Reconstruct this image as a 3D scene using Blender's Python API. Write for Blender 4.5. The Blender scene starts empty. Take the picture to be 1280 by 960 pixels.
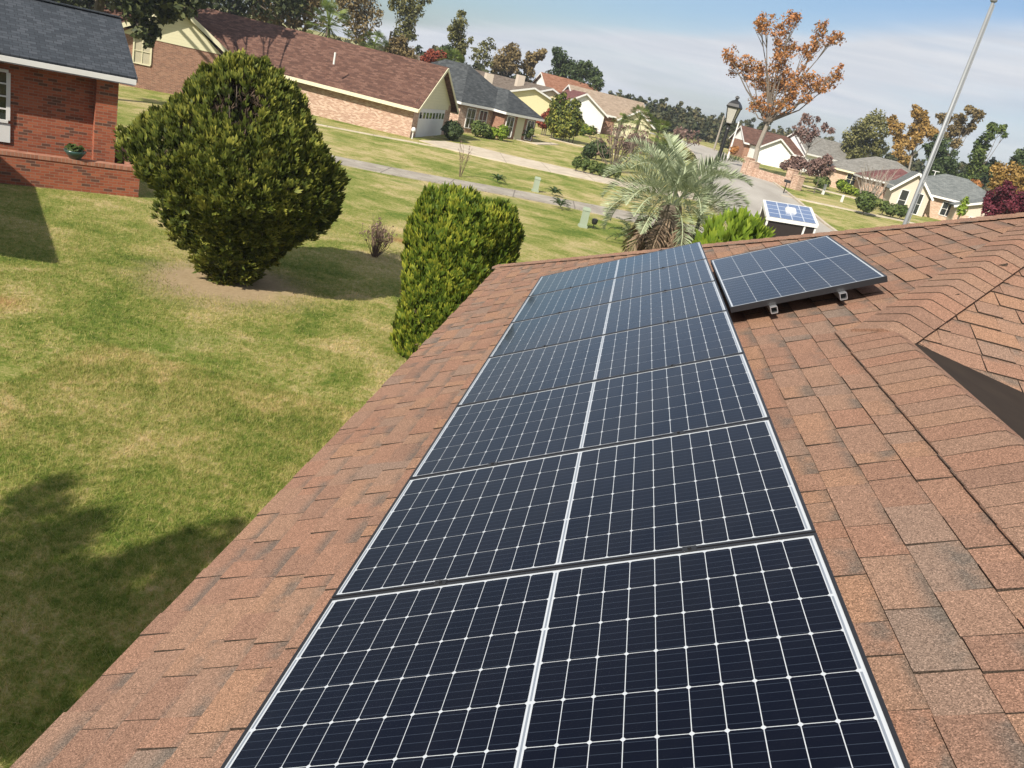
import bpy, bmesh, math
import numpy as np
from mathutils import Vector, Matrix

R = math.radians
SC = bpy.context.scene
COL = SC.collection

# ------------------------------------------------------------------ camera
CAM_ROT = (1.209658, -0.226165, 0.162267)
CAM = np.array([0.639461, -1.37705, 1.868576])
FPX = 1012.5
TH = 0.475464                      # pitch of the main roof
cam_d = bpy.data.cameras.new('camera')
cam_d.sensor_width = 36.0
cam_d.lens = FPX / 1280 * 36.0
cam_d.clip_start = 0.05
cam_d.clip_end = 6000
cam = bpy.data.objects.new('camera', cam_d)
cam.location = CAM
cam.rotation_euler = CAM_ROT
COL.objects.link(cam)
SC.camera = cam

# ------------------------------------------------------------------ sun, sky, exposure
SUN_AZ, SUN_EL = R(24), R(38.5)    # azimuth the light travels to (from +y towards +x), elevation
LDIR = Vector((math.sin(SUN_AZ) * math.cos(SUN_EL), math.cos(SUN_AZ) * math.cos(SUN_EL), -math.sin(SUN_EL)))
sd = bpy.data.lights.new('sun', 'SUN')
sd.energy = 5.0
sd.angle = R(0.55)
sd.color = (1.0, 0.93, 0.82)
sun = bpy.data.objects.new('sun', sd)
sun.rotation_euler = LDIR.to_track_quat('-Z', 'Y').to_euler()
sun.location = (-20, -40, 40)
COL.objects.link(sun)

W = bpy.data.worlds.new('World')
SC.world = W
W.use_nodes = True
nt = W.node_tree
nt.nodes.clear()
def wn(t, **k):
    n = nt.nodes.new(t)
    for a, b in k.items():
        setattr(n, a, b)
    return n
sky = wn('ShaderNodeTexSky', sky_type='NISHITA', sun_disc=False, sun_elevation=SUN_EL,
         sun_rotation=math.pi + SUN_AZ, air_density=1.0, dust_density=1.2, ozone_density=1.6)
bg = wn('ShaderNodeBackground'); bg.inputs['Strength'].default_value = 0.07
hue = wn('ShaderNodeMix', data_type='RGBA', blend_type='MULTIPLY'); hue.inputs[0].default_value = 1; hue.inputs[7].default_value = (.86, .98, 1.12, 1)
nt.links.new(sky.outputs[0], hue.inputs[6]); nt.links.new(hue.outputs[2], bg.inputs['Color'])
tc = wn('ShaderNodeTexCoord')
mp = wn('ShaderNodeMapping'); mp.inputs['Scale'].default_value = (1.2, 1.2, 11.0)
mp.inputs['Rotation'].default_value = (0, R(-9), R(10))
nt.links.new(tc.outputs['Generated'], mp.inputs['Vector'])
nz = wn('ShaderNodeTexNoise'); nz.inputs['Scale'].default_value = 2.6; nz.inputs['Detail'].default_value = 7; nz.inputs['Roughness'].default_value = .5
nz.inputs['Distortion'].default_value = .35
nt.links.new(mp.outputs[0], nz.inputs['Vector'])
sep = wn('ShaderNodeSeparateXYZ'); nt.links.new(tc.outputs['Generated'], sep.inputs[0])
# a bank of thin cloud up to about ten degrees, a blue gap, then more cloud
m1 = wn('ShaderNodeMath', operation='MULTIPLY_ADD'); m1.inputs[1].default_value = 0.045; m1.inputs[2].default_value = -0.0225
nt.links.new(nz.outputs['Fac'], m1.inputs[0])
tilt = wn('ShaderNodeMath', operation='MULTIPLY_ADD'); tilt.inputs[1].default_value = -.2
nt.links.new(sep.outputs['X'], tilt.inputs[0]); nt.links.new(sep.outputs['Z'], tilt.inputs[2])
m2 = wn('ShaderNodeMath', operation='ADD'); nt.links.new(tilt.outputs[0], m2.inputs[0]); nt.links.new(m1.outputs[0], m2.inputs[1])
band = wn('ShaderNodeValToRGB')
cr = band.color_ramp
cr.elements[0].position = 0.0; cr.elements[0].color = (.6,) * 3 + (1,)
cr.elements[1].position = 1.0; cr.elements[1].color = (.5,) * 3 + (1,)
for pos, v in ((.012, .7), (.035, .9), (.078, 1.0), (.092, .22), (.105, .06), (.15, .05), (.17, .45), (.4, .6)):
    e = cr.elements.new(pos); e.color = (v, v, v, 1)
nt.links.new(m2.outputs[0], band.inputs[0])
st = wn('ShaderNodeMath', operation='MULTIPLY_ADD'); st.inputs[1].default_value = 1.7; st.inputs[2].default_value = .2
nt.links.new(nz.outputs['Fac'], st.inputs[0])
mk = wn('ShaderNodeMath', operation='MULTIPLY', use_clamp=True)
nt.links.new(band.outputs[0], mk.inputs[0]); nt.links.new(st.outputs[0], mk.inputs[1])
cbg = wn('ShaderNodeBackground'); cbg.inputs['Color'].default_value = (.50, .53, .58, 1); cbg.inputs['Strength'].default_value = .86
mp2 = wn('ShaderNodeMapping'); mp2.inputs['Scale'].default_value = (2.2, 2.2, 26.0); mp2.inputs['Rotation'].default_value = (0, R(-11), R(10))
nt.links.new(tc.outputs['Generated'], mp2.inputs['Vector'])
nz2 = wn('ShaderNodeTexNoise'); nz2.inputs['Scale'].default_value = 2.4; nz2.inputs['Detail'].default_value = 8; nz2.inputs['Roughness'].default_value = .6; nz2.inputs['Distortion'].default_value = .5
nt.links.new(mp2.outputs[0], nz2.inputs['Vector'])
ccol = wn('ShaderNodeValToRGB'); ccol.color_ramp.elements[0].position = .3; ccol.color_ramp.elements[0].color = (.48, .515, .575, 1)
ccol.color_ramp.elements[1].position = .7; ccol.color_ramp.elements[1].color = (.62, .635, .665, 1)
nt.links.new(nz2.outputs['Fac'], ccol.inputs[0]); nt.links.new(ccol.outputs[0], cbg.inputs['Color'])
mixs = wn('ShaderNodeMixShader')
nt.links.new(mk.outputs[0], mixs.inputs[0]); nt.links.new(bg.outputs[0], mixs.inputs[1]); nt.links.new(cbg.outputs[0], mixs.inputs[2])
wo = wn('ShaderNodeOutputWorld'); nt.links.new(mixs.outputs[0], wo.inputs[0])

SC.view_settings.view_transform = 'Standard'
SC.view_settings.look = 'None'
SC.view_settings.exposure = 0.6
SC.view_settings.gamma = 1.0
SC.view_settings.use_curve_mapping = False
SC.render.engine = 'CYCLES'
SC.cycles.use_denoising = True
SC.cycles.max_bounces = 6
SC.cycles.transparent_max_bounces = 6

# ------------------------------------------------------------------ surveying helpers
_rx, _ry, _rz = CAM_ROT
_c, _s = np.cos, np.sin
MROT = (np.array([[_c(_rz), -_s(_rz), 0], [_s(_rz), _c(_rz), 0], [0, 0, 1]]) @
        np.array([[_c(_ry), 0, _s(_ry)], [0, 1, 0], [-_s(_ry), 0, _c(_ry)]]) @
        np.array([[1, 0, 0], [0, _c(_rx), -_s(_rx)], [0, _s(_rx), _c(_rx)]]))
GP = np.array([(0,8,-3.05),(-8,13,-3.1),(-13,19,-3.55),(-3,32,-3.2),(4,31,-3.1),(-28,46,-4.2),(-13,52,-4.25),(-3,58,-3.9),(10,50,-3.1),
      (1,85,-3.9),(12,75,-2.4),(20,72,-1.9),(18,90,-1.5),(34,90,-.8),(45,110,-.7),(45,85,-.8),(20,118,-1.1),(70,110,-.6),(12,140,-1.2),
      (25,150,-1.0),(-20,90,-4.4),(-40,150,-4.4),(60,250,-1.),(0,250,-2.),(-30,10,-3.6),(5,-20,-3.0),(25,15,-3),(25,40,-2.6)])
def tz(x, y):
    """height of the ground"""
    x = np.asarray(x, float); y = np.asarray(y, float)
    d2 = (x[..., None] - GP[:, 0]) ** 2 + (y[..., None] - GP[:, 1]) ** 2
    s = 8 + .16 * np.hypot(GP[:, 0], GP[:, 1])
    w = np.exp(-d2 / (2 * s ** 2)) + 1e-5 / (1 + d2 / 400)
    return (w * GP[:, 2]).sum(-1) / w.sum(-1)
def gz(x, y): return float(tz(x, y))
def ray(x, y): return MROT @ np.array([(x - 640) / FPX, -(y - 480) / FPX, -1.0])
def G(x, y):
    """the spot of ground seen at photo point x, y"""
    r = ray(x, y); z = -3.0
    for _ in range(60):
        P = CAM + (z - CAM[2]) / r[2] * r
        z = .5 * z + .5 * gz(P[0], P[1])
    return np.array([P[0], P[1], gz(P[0], P[1])])
def AT(x, y, D):
    """the point seen at x, y a horizontal D metres from the lens"""
    d = ray(x, y)
    return CAM + D / np.hypot(d[0], d[1]) * d
def FOOT(x, y, D):
    p = AT(x, y, D); p[2] = gz(p[0], p[1]); return p
def distance(P): return float(np.hypot(P[0] - CAM[0], P[1] - CAM[1]))
def ZTOP(x, y, P): return float(AT(x, y, distance(P))[2])

# ------------------------------------------------------------------ material helpers
class Mat:
    def __init__(self, name, rough=.8, spec=.3):
        self.m = bpy.data.materials.new(name); self.m.use_nodes = True
        self.t = self.m.node_tree; self.b = self.t.nodes['Principled BSDF']
        self.b.inputs['Roughness'].default_value = rough
        self.b.inputs['Specular IOR Level'].default_value = spec
        self._tc = None
    def n(self, typ, **k):
        x = self.t.nodes.new(typ)
        for a, v in k.items(): setattr(x, a, v)
        return x
    def l(self, a, b): self.t.links.new(a, b)
    def pos(self):
        if not self._tc: self._tc = self.n('ShaderNodeTexCoord')
        return self._tc.outputs['Object']
    def world(self):
        return self.n('ShaderNodeNewGeometry').outputs['Position']
    def map(self, v, scale, rot=(0, 0, 0)):
        x = self.n('ShaderNodeMapping'); x.inputs['Scale'].default_value = scale; x.inputs['Rotation'].default_value = rot
        self.l(v, x.inputs['Vector']); return x.outputs[0]
    def noise(self, v, scale, detail=4, rough=.55, dist=0):
        x = self.n('ShaderNodeTexNoise'); x.inputs['Scale'].default_value = scale; x.inputs['Detail'].default_value = detail
        x.inputs['Roughness'].default_value = rough; x.inputs['Distortion'].default_value = dist
        self.l(v, x.inputs['Vector']); return x.outputs['Fac']
    def ramp(self, v, stops):
        x = self.n('ShaderNodeValToRGB'); e = x.color_ramp.elements
        while len(e) < len(stops): e.new(.5)
        for q, (p, c) in zip(e, stops):
            q.position = p; q.color = (c if len(c) == 4 else (*c, 1)) if hasattr(c, '__len__') else (c, c, c, 1)
        self.l(v, x.inputs[0]); return x.outputs[0]
    def mix(self, f, a, b, mode='MIX'):
        x = self.n('ShaderNodeMix', data_type='RGBA', blend_type=mode)
        for s, v in ((0, f), (6, a), (7, b)):
            if isinstance(v, (int, float)): x.inputs[s].default_value = v if s == 0 else (v, v, v, 1)
            elif isinstance(v, tuple): x.inputs[s].default_value = (*v, 1)
            else: self.l(v, x.inputs[s])
        return x.outputs[2]
    def math(self, op, a, b=0., c=0., clamp=False):
        x = self.n('ShaderNodeMath', operation=op, use_clamp=clamp)
        for s, v in ((0, a), (1, b), (2, c)):
            if isinstance(v, (int, float)): x.inputs[s].default_value = v
            else: self.l(v, x.inputs[s])
        return x.outputs[0]
    def attr(self, name): return self.n('ShaderNodeAttribute', attribute_name=name).outputs['Fac']
    def color(self, c):
        if isinstance(c, tuple): self.b.inputs['Base Color'].default_value = (*c, 1)
        else: self.l(c, self.b.inputs['Base Color'])
        return self
    def bump(self, h, strength=.3, distance=.02):
        x = self.n('ShaderNodeBump'); x.inputs['Strength'].default_value = strength; x.inputs['Distance'].default_value = distance
        self.l(h, x.inputs['Height']); self.l(x.outputs[0], self.b.inputs['Normal']); return self

def plain(name, c, rough=.7, spec=.3, metal=0, var=.12, scale=3):
    m = Mat(name, rough, spec); m.b.inputs['Metallic'].default_value = metal
    f = m.noise(m.pos(), scale, 5)
    m.color(m.mix(f, tuple(v * (1 - var) for v in c), tuple(min(1, v * (1 + var)) for v in c)))
    return m.m

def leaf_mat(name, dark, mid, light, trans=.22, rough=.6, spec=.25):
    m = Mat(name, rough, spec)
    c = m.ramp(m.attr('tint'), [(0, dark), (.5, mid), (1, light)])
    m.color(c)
    tr = m.n('ShaderNodeBsdfTranslucent'); m.l(c, tr.inputs['Color'])
    mx = m.n('ShaderNodeMixShader'); mx.inputs[0].default_value = trans
    m.l(m.b.outputs[0], mx.inputs[1]); m.l(tr.outputs[0], mx.inputs[2])
    m.l(mx.outputs[0], m.t.nodes['Material Output'].inputs['Surface'])
    return m.m

def brick_mat(name, c1, c2, c3, mortar, bw=.21, bh=.072, dark=None):
    """running bond laid in the wall's own UV map, in metres"""
    m = Mat(name, .9, .15)
    uv = m.n('ShaderNodeUVMap').outputs[0]
    b = m.n('ShaderNodeTexBrick'); b.offset = .5
    b.inputs['Scale'].default_value = 1; b.inputs['Brick Width'].default_value = bw; b.inputs['Row Height'].default_value = bh
    b.inputs['Mortar Size'].default_value = .006; b.inputs['Mortar Smooth'].default_value = .2; b.inputs['Bias'].default_value = 0
    b.inputs['Color1'].default_value = (0, 0, 0, 1); b.inputs['Color2'].default_value = (1, 1, 1, 1); b.inputs['Mortar'].default_value = (0, 0, 0, 1)
    m.l(uv, b.inputs['Vector'])
    stops = [(0, c1), (.5, c2), (.9, c3)]
    if dark: stops = [(0, dark), (.10, dark), (.16, c1), (.55, c2), (.95, c3)]
    c = m.ramp(b.outputs['Color'], stops)
    c = m.mix(m.math('MULTIPLY', m.noise(uv, 14, 4), .5), c, m.mix(.5, c, mortar))
    big = m.noise(uv, .5, 3)
    c = m.mix(m.math('MULTIPLY', big, .35), c, c2)
    m.color(m.mix(b.outputs['Fac'], c, mortar))
    m.bump(m.math('SUBTRACT', 1, b.outputs['Fac']), .5, .006)
    return m.m

def far_shingle_mat(name, cols, cw=.35, rh=.16):
    m = Mat(name, .92, .15)
    uv = m.n('ShaderNodeUVMap').outputs[0]
    b = m.n('ShaderNodeTexBrick'); b.offset = .37; b.offset_frequency = 2
    b.inputs['Scale'].default_value = 1; b.inputs['Brick Width'].default_value = cw; b.inputs['Row Height'].default_value = rh
    b.inputs['Mortar Size'].default_value = .008; b.inputs['Bias'].default_value = 0
    b.inputs['Color1'].default_value = (0, 0, 0, 1); b.inputs['Color2'].default_value = (1, 1, 1, 1); b.inputs['Mortar'].default_value = (.2, .2, .2, 1)
    m.l(uv, b.inputs['Vector'])
    nz = m.noise(m.map(uv, (.7, 2.4, 1)), 1.6, 4, .6)
    f = m.math('ADD', m.math('MULTIPLY', b.outputs['Color'], .55), m.math('MULTIPLY', nz, .5))
    c = m.ramp(f, [(.15, cols[0]), (.5, cols[1]), (.85, cols[2])])
    m.color(m.mix(m.math('MULTIPLY', b.outputs['Fac'], .6), c, tuple(v * .4 for v in cols[0])))
    return m.m

# ------------------------------------------------------------------ mesh helpers
class MB:
    def __init__(self): self.v = []; self.f = []; self.m = []; self.uv = []; self.t = []; self.r = []
    def face(self, pts, mat=0, uv=None, rnd=0.):
        i = len(self.v); self.v += [tuple(map(float, p)) for p in pts]; self.f.append(tuple(range(i, i + len(pts))))
        self.m.append(mat)
        if uv is None: uv = wall_uv(pts)
        self.uv += uv; self.r += [rnd] * len(pts)
    def box(self, c, size, rz=0., mat=0, taper=1.):
        """box centred on c; size full extents"""
        hx, hy, hz = (s / 2 for s in size); ca, sa = math.cos(rz), math.sin(rz)
        def p(x, y, z): return (c[0] + ca * x - sa * y, c[1] + sa * x + ca * y, c[2] + z)
        b = [p(-hx, -hy, -hz), p(hx, -hy, -hz), p(hx, hy, -hz), p(-hx, hy, -hz)]
        t = [p(-hx * taper, -hy * taper, hz), p(hx * taper, -hy * taper, hz), p(hx * taper, hy * taper, hz), p(-hx * taper, hy * taper, hz)]
        for q in ((b[3], b[2], b[1], b[0]), (t[0], t[1], t[2], t[3])): self.face(q, mat)
        for i in range(4): self.face((b[i], b[(i + 1) % 4], t[(i + 1) % 4], t[i]), mat)
    def bar(self, a, b, w, h, up=(0, 0, 1), mat=0):
        a, b, up = Vector(a), Vector(b), Vector(up)
        d = (b - a).normalized(); s = d.cross(up).normalized(); u = s.cross(d)
        q = [a + s * (w / 2 * i) + u * (h / 2 * j) for i, j in ((-1, -1), (1, -1), (1, 1), (-1, 1))]
        e = [p + (b - a) for p in q]
        self.face(q[::-1], mat); self.face(e, mat)
        for i in range(4): self.face((q[i], q[(i + 1) % 4], e[(i + 1) % 4], e[i]), mat)
    def tube(self, pts, rad, sides=8, mat=0):
        pts = [Vector(p) for p in pts]; rings = []
        ref = Vector((.37, .81, .2))
        for i, p in enumerate(pts):
            d = (pts[min(i + 1, len(pts) - 1)] - pts[max(i - 1, 0)]).normalized()
            s = d.cross(ref)
            if s.length < 1e-3: s = d.cross(Vector((1, 0, 0)))
            s.normalize(); u = s.cross(d)
            r = rad[i] if hasattr(rad, '__len__') else rad
            rings.append([p + (s * math.cos(a) + u * math.sin(a)) * r for a in (2 * math.pi * k / sides for k in range(sides))])
        base = len(self.v)
        for g in rings:
            for k, p in enumerate(g): self.v.append(tuple(p))
        for i in range(len(rings) - 1):
            for k in range(sides):
                k2 = (k + 1) % sides
                self.f.append((base + i * sides + k, base + i * sides + k2, base + (i + 1) * sides + k2, base + (i + 1) * sides + k)); self.m.append(mat)
                self.uv += [(k / sides, i), ((k + 1) / sides, i), ((k + 1) / sides, i + 1), (k / sides, i + 1)]; self.r += [0.] * 4
        for g, o in ((0, -1), (len(rings) - 1, 1)):
            idx = [base + g * sides + k for k in range(sides)]
            self.f.append(tuple(idx[::o])); self.m.append(mat); self.uv += [(0, 0)] * sides; self.r += [0.] * sides
    def lathe(self, c, prof, sides=16, mat=0, rz=0):
        base = len(self.v)
        for r, z in prof:
            for k in range(sides):
                a = 2 * math.pi * k / sides + rz
                self.v.append((c[0] + r * math.cos(a), c[1] + r * math.sin(a), c[2] + z))
        for i in range(len(prof) - 1):
            for k in range(sides):
                k2 = (k + 1) % sides
                self.f.append((base + i * sides + k, base + i * sides + k2, base + (i + 1) * sides + k2, base + (i + 1) * sides + k)); self.m.append(mat)
                self.uv += [(0, 0)] * 4; self.r += [0.] * 4
        for i, o in ((0, -1), (len(prof) - 1, 1)):
            idx = [base + i * sides + k for k in range(sides)]
            self.f.append(tuple(idx[::o])); self.m.append(mat); self.uv += [(0, 0)] * sides; self.r += [0.] * sides
    def build(self, name, mats, parent=None, smooth=False, origin=None):
        me = bpy.data.meshes.new(name)
        o = None
        if origin is None and parent is not None: origin = parent.get('_o', None)
        off = np.array(origin if origin is not None else (0, 0, 0), float)
        V = np.array(self.v) - off
        me.from_pydata([tuple(p) for p in V], [], self.f)
        mats = mats if isinstance(mats, (list, tuple)) else [mats]
        for m in mats: me.materials.append(m)
        me.polygons.foreach_set('material_index', self.m)
        ul = me.uv_layers.new(name='UVMap')
        ul.data.foreach_set('uv', np.array(self.uv, float).ravel())
        if any(self.r):
            at = me.attributes.new('rnd', 'FLOAT', 'CORNER'); at.data.foreach_set('value', np.array(self.r, float))
        if smooth: me.polygons.foreach_set('use_smooth', [True] * len(self.f))
        me.update()
        o = bpy.data.objects.new(name, me); COL.objects.link(o)
        if parent is not None: o.parent = parent; o['_o'] = tuple(map(float, off))
        elif origin is not None: o.location = off
        return o

def wall_uv(pts):
    """metres along the face's horizontal and up it"""
    P = [Vector(p) for p in pts]
    n = Vector((0, 0, 0))
    for i in range(len(P)):
        n += (P[i] - P[0]).cross(P[(i + 1) % len(P)] - P[0])
    if n.length < 1e-9: return [(0, 0)] * len(P)
    n.normalize()
    h = Vector((0, 0, 1)).cross(n)
    if h.length < 1e-3: h = Vector((1, 0, 0))
    h.normalize(); u = n.cross(h)
    return [(p.dot(h), p.dot(u)) for p in P]

def thing(name, label, cat, loc, group=None):
    o = bpy.data.objects.new(name, None); COL.objects.link(o)
    o.empty_display_size = .3
    o.location = tuple(map(float, loc)); o['label'] = label; o['category'] = cat; o['_o'] = tuple(map(float, loc))
    if group: o['group'] = group
    return o
def tag(o, label, cat, group=None):
    o['label'] = label; o['category'] = cat
    if group: o['group'] = group
    return o
def structure(o): o['kind'] = 'structure'; return o
def stuff(o): o['kind'] = 'stuff'; return o
def copy_thing(root, loc, label=None, rz=None):
    r = root.copy(); COL.objects.link(r); r.location = tuple(map(float, loc))
    if rz is not None: r.rotation_euler = (0, 0, rz)
    if label: r['label'] = label
    for ch in list(root.children):
        c = ch.copy(); COL.objects.link(c); c.parent = r
        for g in ch.children:
            d = g.copy(); COL.objects.link(d); d.parent = c
    return r

def quads(name, V, mat, tint=None, parent=None, origin=None):
    """V: (n, k, 3) array of n k-gons, tint (n, k)"""
    n, k = V.shape[:2]
    if origin is None and parent is not None: origin = parent.get('_o', None)
    off = np.array(origin if origin is not None else (0, 0, 0), float)
    me = bpy.data.meshes.new(name)
    me.vertices.add(n * k); me.loops.add(n * k); me.polygons.add(n)
    me.vertices.foreach_set('co', (V - off).astype(np.float32).ravel())
    me.loops.foreach_set('vertex_index', np.arange(n * k, dtype=np.int32))
    me.polygons.foreach_set('loop_start', np.arange(0, n * k, k, dtype=np.int32))
    me.polygons.foreach_set('loop_total', np.full(n, k, dtype=np.int32))
    me.materials.append(mat)
    if tint is not None:
        at = me.attributes.new('tint', 'FLOAT', 'POINT'); at.data.foreach_set('value', tint.astype(np.float32).ravel())
    me.update(calc_edges=True)
    o = bpy.data.objects.new(name, me); COL.objects.link(o)
    if parent is not None: o.parent = parent
    elif origin is not None: o.location = off
    return o

def unit(a): return a / (np.linalg.norm(a, axis=-1, keepdims=True) + 1e-9)
def rand_dir(rng, n): return unit(rng.normal(size=(n, 3)))

def leaf_cloud(rng, clumps, n, size, out=.5, aspect=.55, shell=.35, tint_by_clump=.35):
    """n rhombic leaf faces spread through ellipsoid clumps (x, y, z, rx, ry, rz)"""
    Cl = np.array(clumps, float)
    wt = (Cl[:, 3] * Cl[:, 4] * Cl[:, 5]) ** (2 / 3); wt /= wt.sum()
    k = rng.choice(len(Cl), n, p=wt)
    d = rand_dir(rng, n)
    r = 1 - shell * np.abs(rng.normal(size=n)); r = np.clip(r, .05, 1.1) + rng.normal(size=n) * .05
    P = Cl[k, :3] + d * Cl[k, 3:] * r[:, None]
    nr = unit(d * out + rand_dir(rng, n) * (1 - out) + np.array([0, 0, .15]))
    a = unit(np.cross(nr, rand_dir(rng, n))); b = np.cross(nr, a)
    s = size * (.6 + .8 * rng.random(n))[:, None]
    V = np.stack([P - a * s, P - b * s * aspect, P + a * s, P + b * s * aspect], 1)
    ct = rng.random(len(Cl))
    t = np.clip((1 - tint_by_clump) * rng.random(n) + tint_by_clump * ct[k], 0, 1)
    return V, np.repeat(t[:, None], 4, 1)

def sub_clumps(rng, e, k, f=(.28, .45), depth=.75):
    x, y, z, a, b, c = e; out = []
    for _ in range(k):
        d = rand_dir(rng, 1)[0]; s = rng.uniform(*f); q = depth * rng.uniform(.7, 1.1)
        out.append((x + d[0] * a * q, y + d[1] * b * q, z + d[2] * c * q, a * s * rng.uniform(.8, 1.3), b * s * rng.uniform(.8, 1.3), c * s * rng.uniform(.7, 1.1)))
    return out

def sprays(rng, P, N, L, up=.8, out=.5, fans=3, spread=.45, width=.3, tip=.35):
    """flat scale-leaf sprays, each a small fan of blades, growing up and out of points P"""
    n = len(P)
    D = unit(N * out + np.array([0, 0, up]) + rng.normal(size=(n, 3)) * .28)
    S = unit(np.cross(D, N + rng.normal(size=(n, 3)) * .5))
    Ls = L * (.6 + .7 * rng.random(n))
    base_t = rng.random(n) * .62
    VV, TT = [], []
    for i in range(fans):
        a = (i - (fans - 1) / 2) * spread + rng.normal(size=n) * .12
        d = D * np.cos(a)[:, None] + S * np.sin(a)[:, None]
        w = np.cross(np.cross(d, S), d); w = unit(w + rng.normal(size=(n, 3)) * .25)
        l = (Ls * (1 - .15 * abs(i - (fans - 1) / 2)))[:, None]
        m = P + d * l * .55
        VV.append(np.stack([P, m - w * l * width * .5, P + d * l, m + w * l * width * .5], 1))
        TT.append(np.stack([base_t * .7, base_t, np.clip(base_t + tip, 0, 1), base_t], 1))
    return np.concatenate(VV), np.concatenate(TT)

# ------------------------------------------------------------------ materials
M = {}
M['black_frame'] = plain('black anodised frame', (.012, .012, .014), .38, .5, 0, .1)
M['alu'] = plain('mill aluminium', (.62, .63, .65), .38, .5, .9, .08)
M['galv'] = plain('galvanised steel', (.235, .245, .25), .55, .5, .25, .15)
M['white_trim'] = plain('white painted trim', (.64, .63, .60), .6, .3, 0, .07)
M['cream_trim'] = plain('cream painted trim', (.62, .58, .40), .65, .3, 0, .08)
M['concrete'] = None
M['black_metal'] = plain('black painted metal', (.012, .012, .013), .45, .5, 0, .15)
M['pale_green'] = plain('pale green pedestal plastic', (.30, .35, .26), .6, .3, 0, .08)
M['bark'] = plain('grey brown bark', (.14, .115, .09), .95, .1, 0, .4, 9)
M['pale_bark'] = plain('pale bark', (.27, .24, .2), .95, .1, 0, .35, 7)
M['twig'] = plain('dry twigs', (.15, .105, .08), .95, .1, 0, .4, 9)
M['glass_dark'] = None
m = Mat('window glass', .06, .6); m.color((.018, .022, .025)); m.b.inputs['Coat Weight'].default_value = .6; M['glass_dark'] = m.m
m = Mat('lamp glass', .15, .5); m.color((.55, .52, .45)); m.b.inputs['Transmission Weight'].default_value = .35; M['lamp_glass'] = m.m

m = Mat('concrete drive', .92, .15)
w = m.world()
c = m.ramp(m.noise(w, 1.1, 6, .6), [(.3, (.25, .22, .18)), (.7, (.40, .36, .30))])
c = m.mix(m.math('MULTIPLY', m.noise(w, 30, 3), .35), c, (.20, .18, .15))
def joints(m, w, ang, step):
    r_ = m.n('ShaderNodeSeparateXYZ'); m.l(m.map(w, (1, 1, 1), (0, 0, -ang)), r_.inputs[0])
    return m.math('LESS_THAN', m.math('FRACT', m.math('MULTIPLY', r_.outputs['X'], 1 / step)), .02)
crk = m.math('LESS_THAN', m.math('ABSOLUTE', m.math('SUBTRACT', m.noise(w, .55, 6, .6, .4), .5)), .004)
c = m.mix(m.math('MULTIPLY', m.math('MAXIMUM', joints(m, w, .12, 3.1), crk), .65), c, (.10, .085, .07))
m.color(c); M['concrete'] = m.m
m = Mat('pale concrete drive', .92, .15)
w = m.world(); c = m.ramp(m.noise(w, 1.3, 6, .6), [(.3, (.38, .32, .24)), (.7, (.54, .47, .37))])
m.color(m.mix(m.math('MULTIPLY', joints(m, w, .25, 3.0), .55), c, (.17, .14, .10))); M['pale_concrete'] = m.m
m = Mat('worn asphalt', .9, .2)
w = m.world()
c = m.ramp(m.noise(m.map(w, (.5, .12, 1), (0, 0, R(-8))), 1.0, 6, .6), [(.3, (.33, .30, .255)), (.7, (.45, .415, .36))])
c = m.mix(m.math('MULTIPLY', m.noise(w, 40, 3), .4), c, (.16, .155, .15))
m.color(c); M['asphalt'] = m.m

def lawn_color(m):
    w = m.world()
    wf = m.map(w, (1, 1, .2))
    big = m.noise(wf, .16, 5, .6, .6)
    mid = m.noise(wf, .75, 6, .65, .5)
    fine = m.noise(wf, 9, 5, .75)
    vfine = m.noise(wf, 45, 3, .8)
    dev = lambda v, k: m.math('MULTIPLY', m.math('SUBTRACT', v, .5), k)
    f = m.math('ADD', m.math('ADD', m.math('ADD', dev(big, .7), dev(mid, .8)), dev(fine, .75)), m.math('ADD', dev(vfine, .6), .49))
    # far lawns are drier
    sp = m.n('ShaderNodeSeparateXYZ'); m.l(w, sp.inputs[0])
    far = m.math('MULTIPLY', m.math('SUBTRACT', sp.outputs['Y'], 14), 1 / 40, clamp=True)
    f = m.math('ADD', f, m.math('MULTIPLY', far, .03))
    c = m.ramp(f, [(.2, (.06, .10, .015)), (.34, (.115, .16, .027)), (.43, (.185, .205, .046)), (.53, (.285, .265, .09)), (.65, (.42, .335, .17)), (.85, (.52, .40, .24))])
    # lush green patch and mown stripes
    lush = m.math('MULTIPLY', m.math('SUBTRACT', m.noise(m.map(w, (1, 1, .2)), .33, 3, .5), .58), 6, clamp=True)
    c = m.mix(m.math('MULTIPLY', lush, .6), c, (.085, .155, .018))
    return c, w, sp
BUSH = G(290, 352)
m = Mat('lawn ground', .95, .08)
c, w, sp = lawn_color(m)
def near_spot(m, w, P, r0, r1, jit=.8):
    v = m.n('ShaderNodeVectorMath', operation='DISTANCE'); m.l(w, v.inputs[0]); v.inputs[1].default_value = tuple(map(float, P))
    d = m.math('ADD', v.outputs['Value'], m.math('MULTIPLY', m.math('SUBTRACT', m.noise(w, 1.3, 5, .7), .5), jit * 2))
    return m.math('DIVIDE', m.math('SUBTRACT', r1, d), r1 - r0, clamp=True)
bare = near_spot(m, w, BUSH + np.array([-.1, -.2, 0]), 1.0, 2.1, .9)
c = m.mix(m.math('MULTIPLY', bare, .85), c, m.mix(m.noise(w, 12, 4, .7), (.26, .17, .10), (.50, .38, .25)))
red = near_spot(m, w, G(505, 302), .1, .55, .4)
c = m.mix(m.math('MULTIPLY', red, .7), c, (.36, .16, .08))
red = near_spot(m, w, G(8, 378), .05, .5, .4)
c = m.mix(m.math('MULTIPLY', red, .6), c, (.36, .17, .08))
m.color(c); m.bump(m.noise(w, 60, 3, .8), .7, .03); M['lawn'] = m.m
m = Mat('grass blades', .75, .2)
c, w, sp = lawn_color(m)
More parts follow.
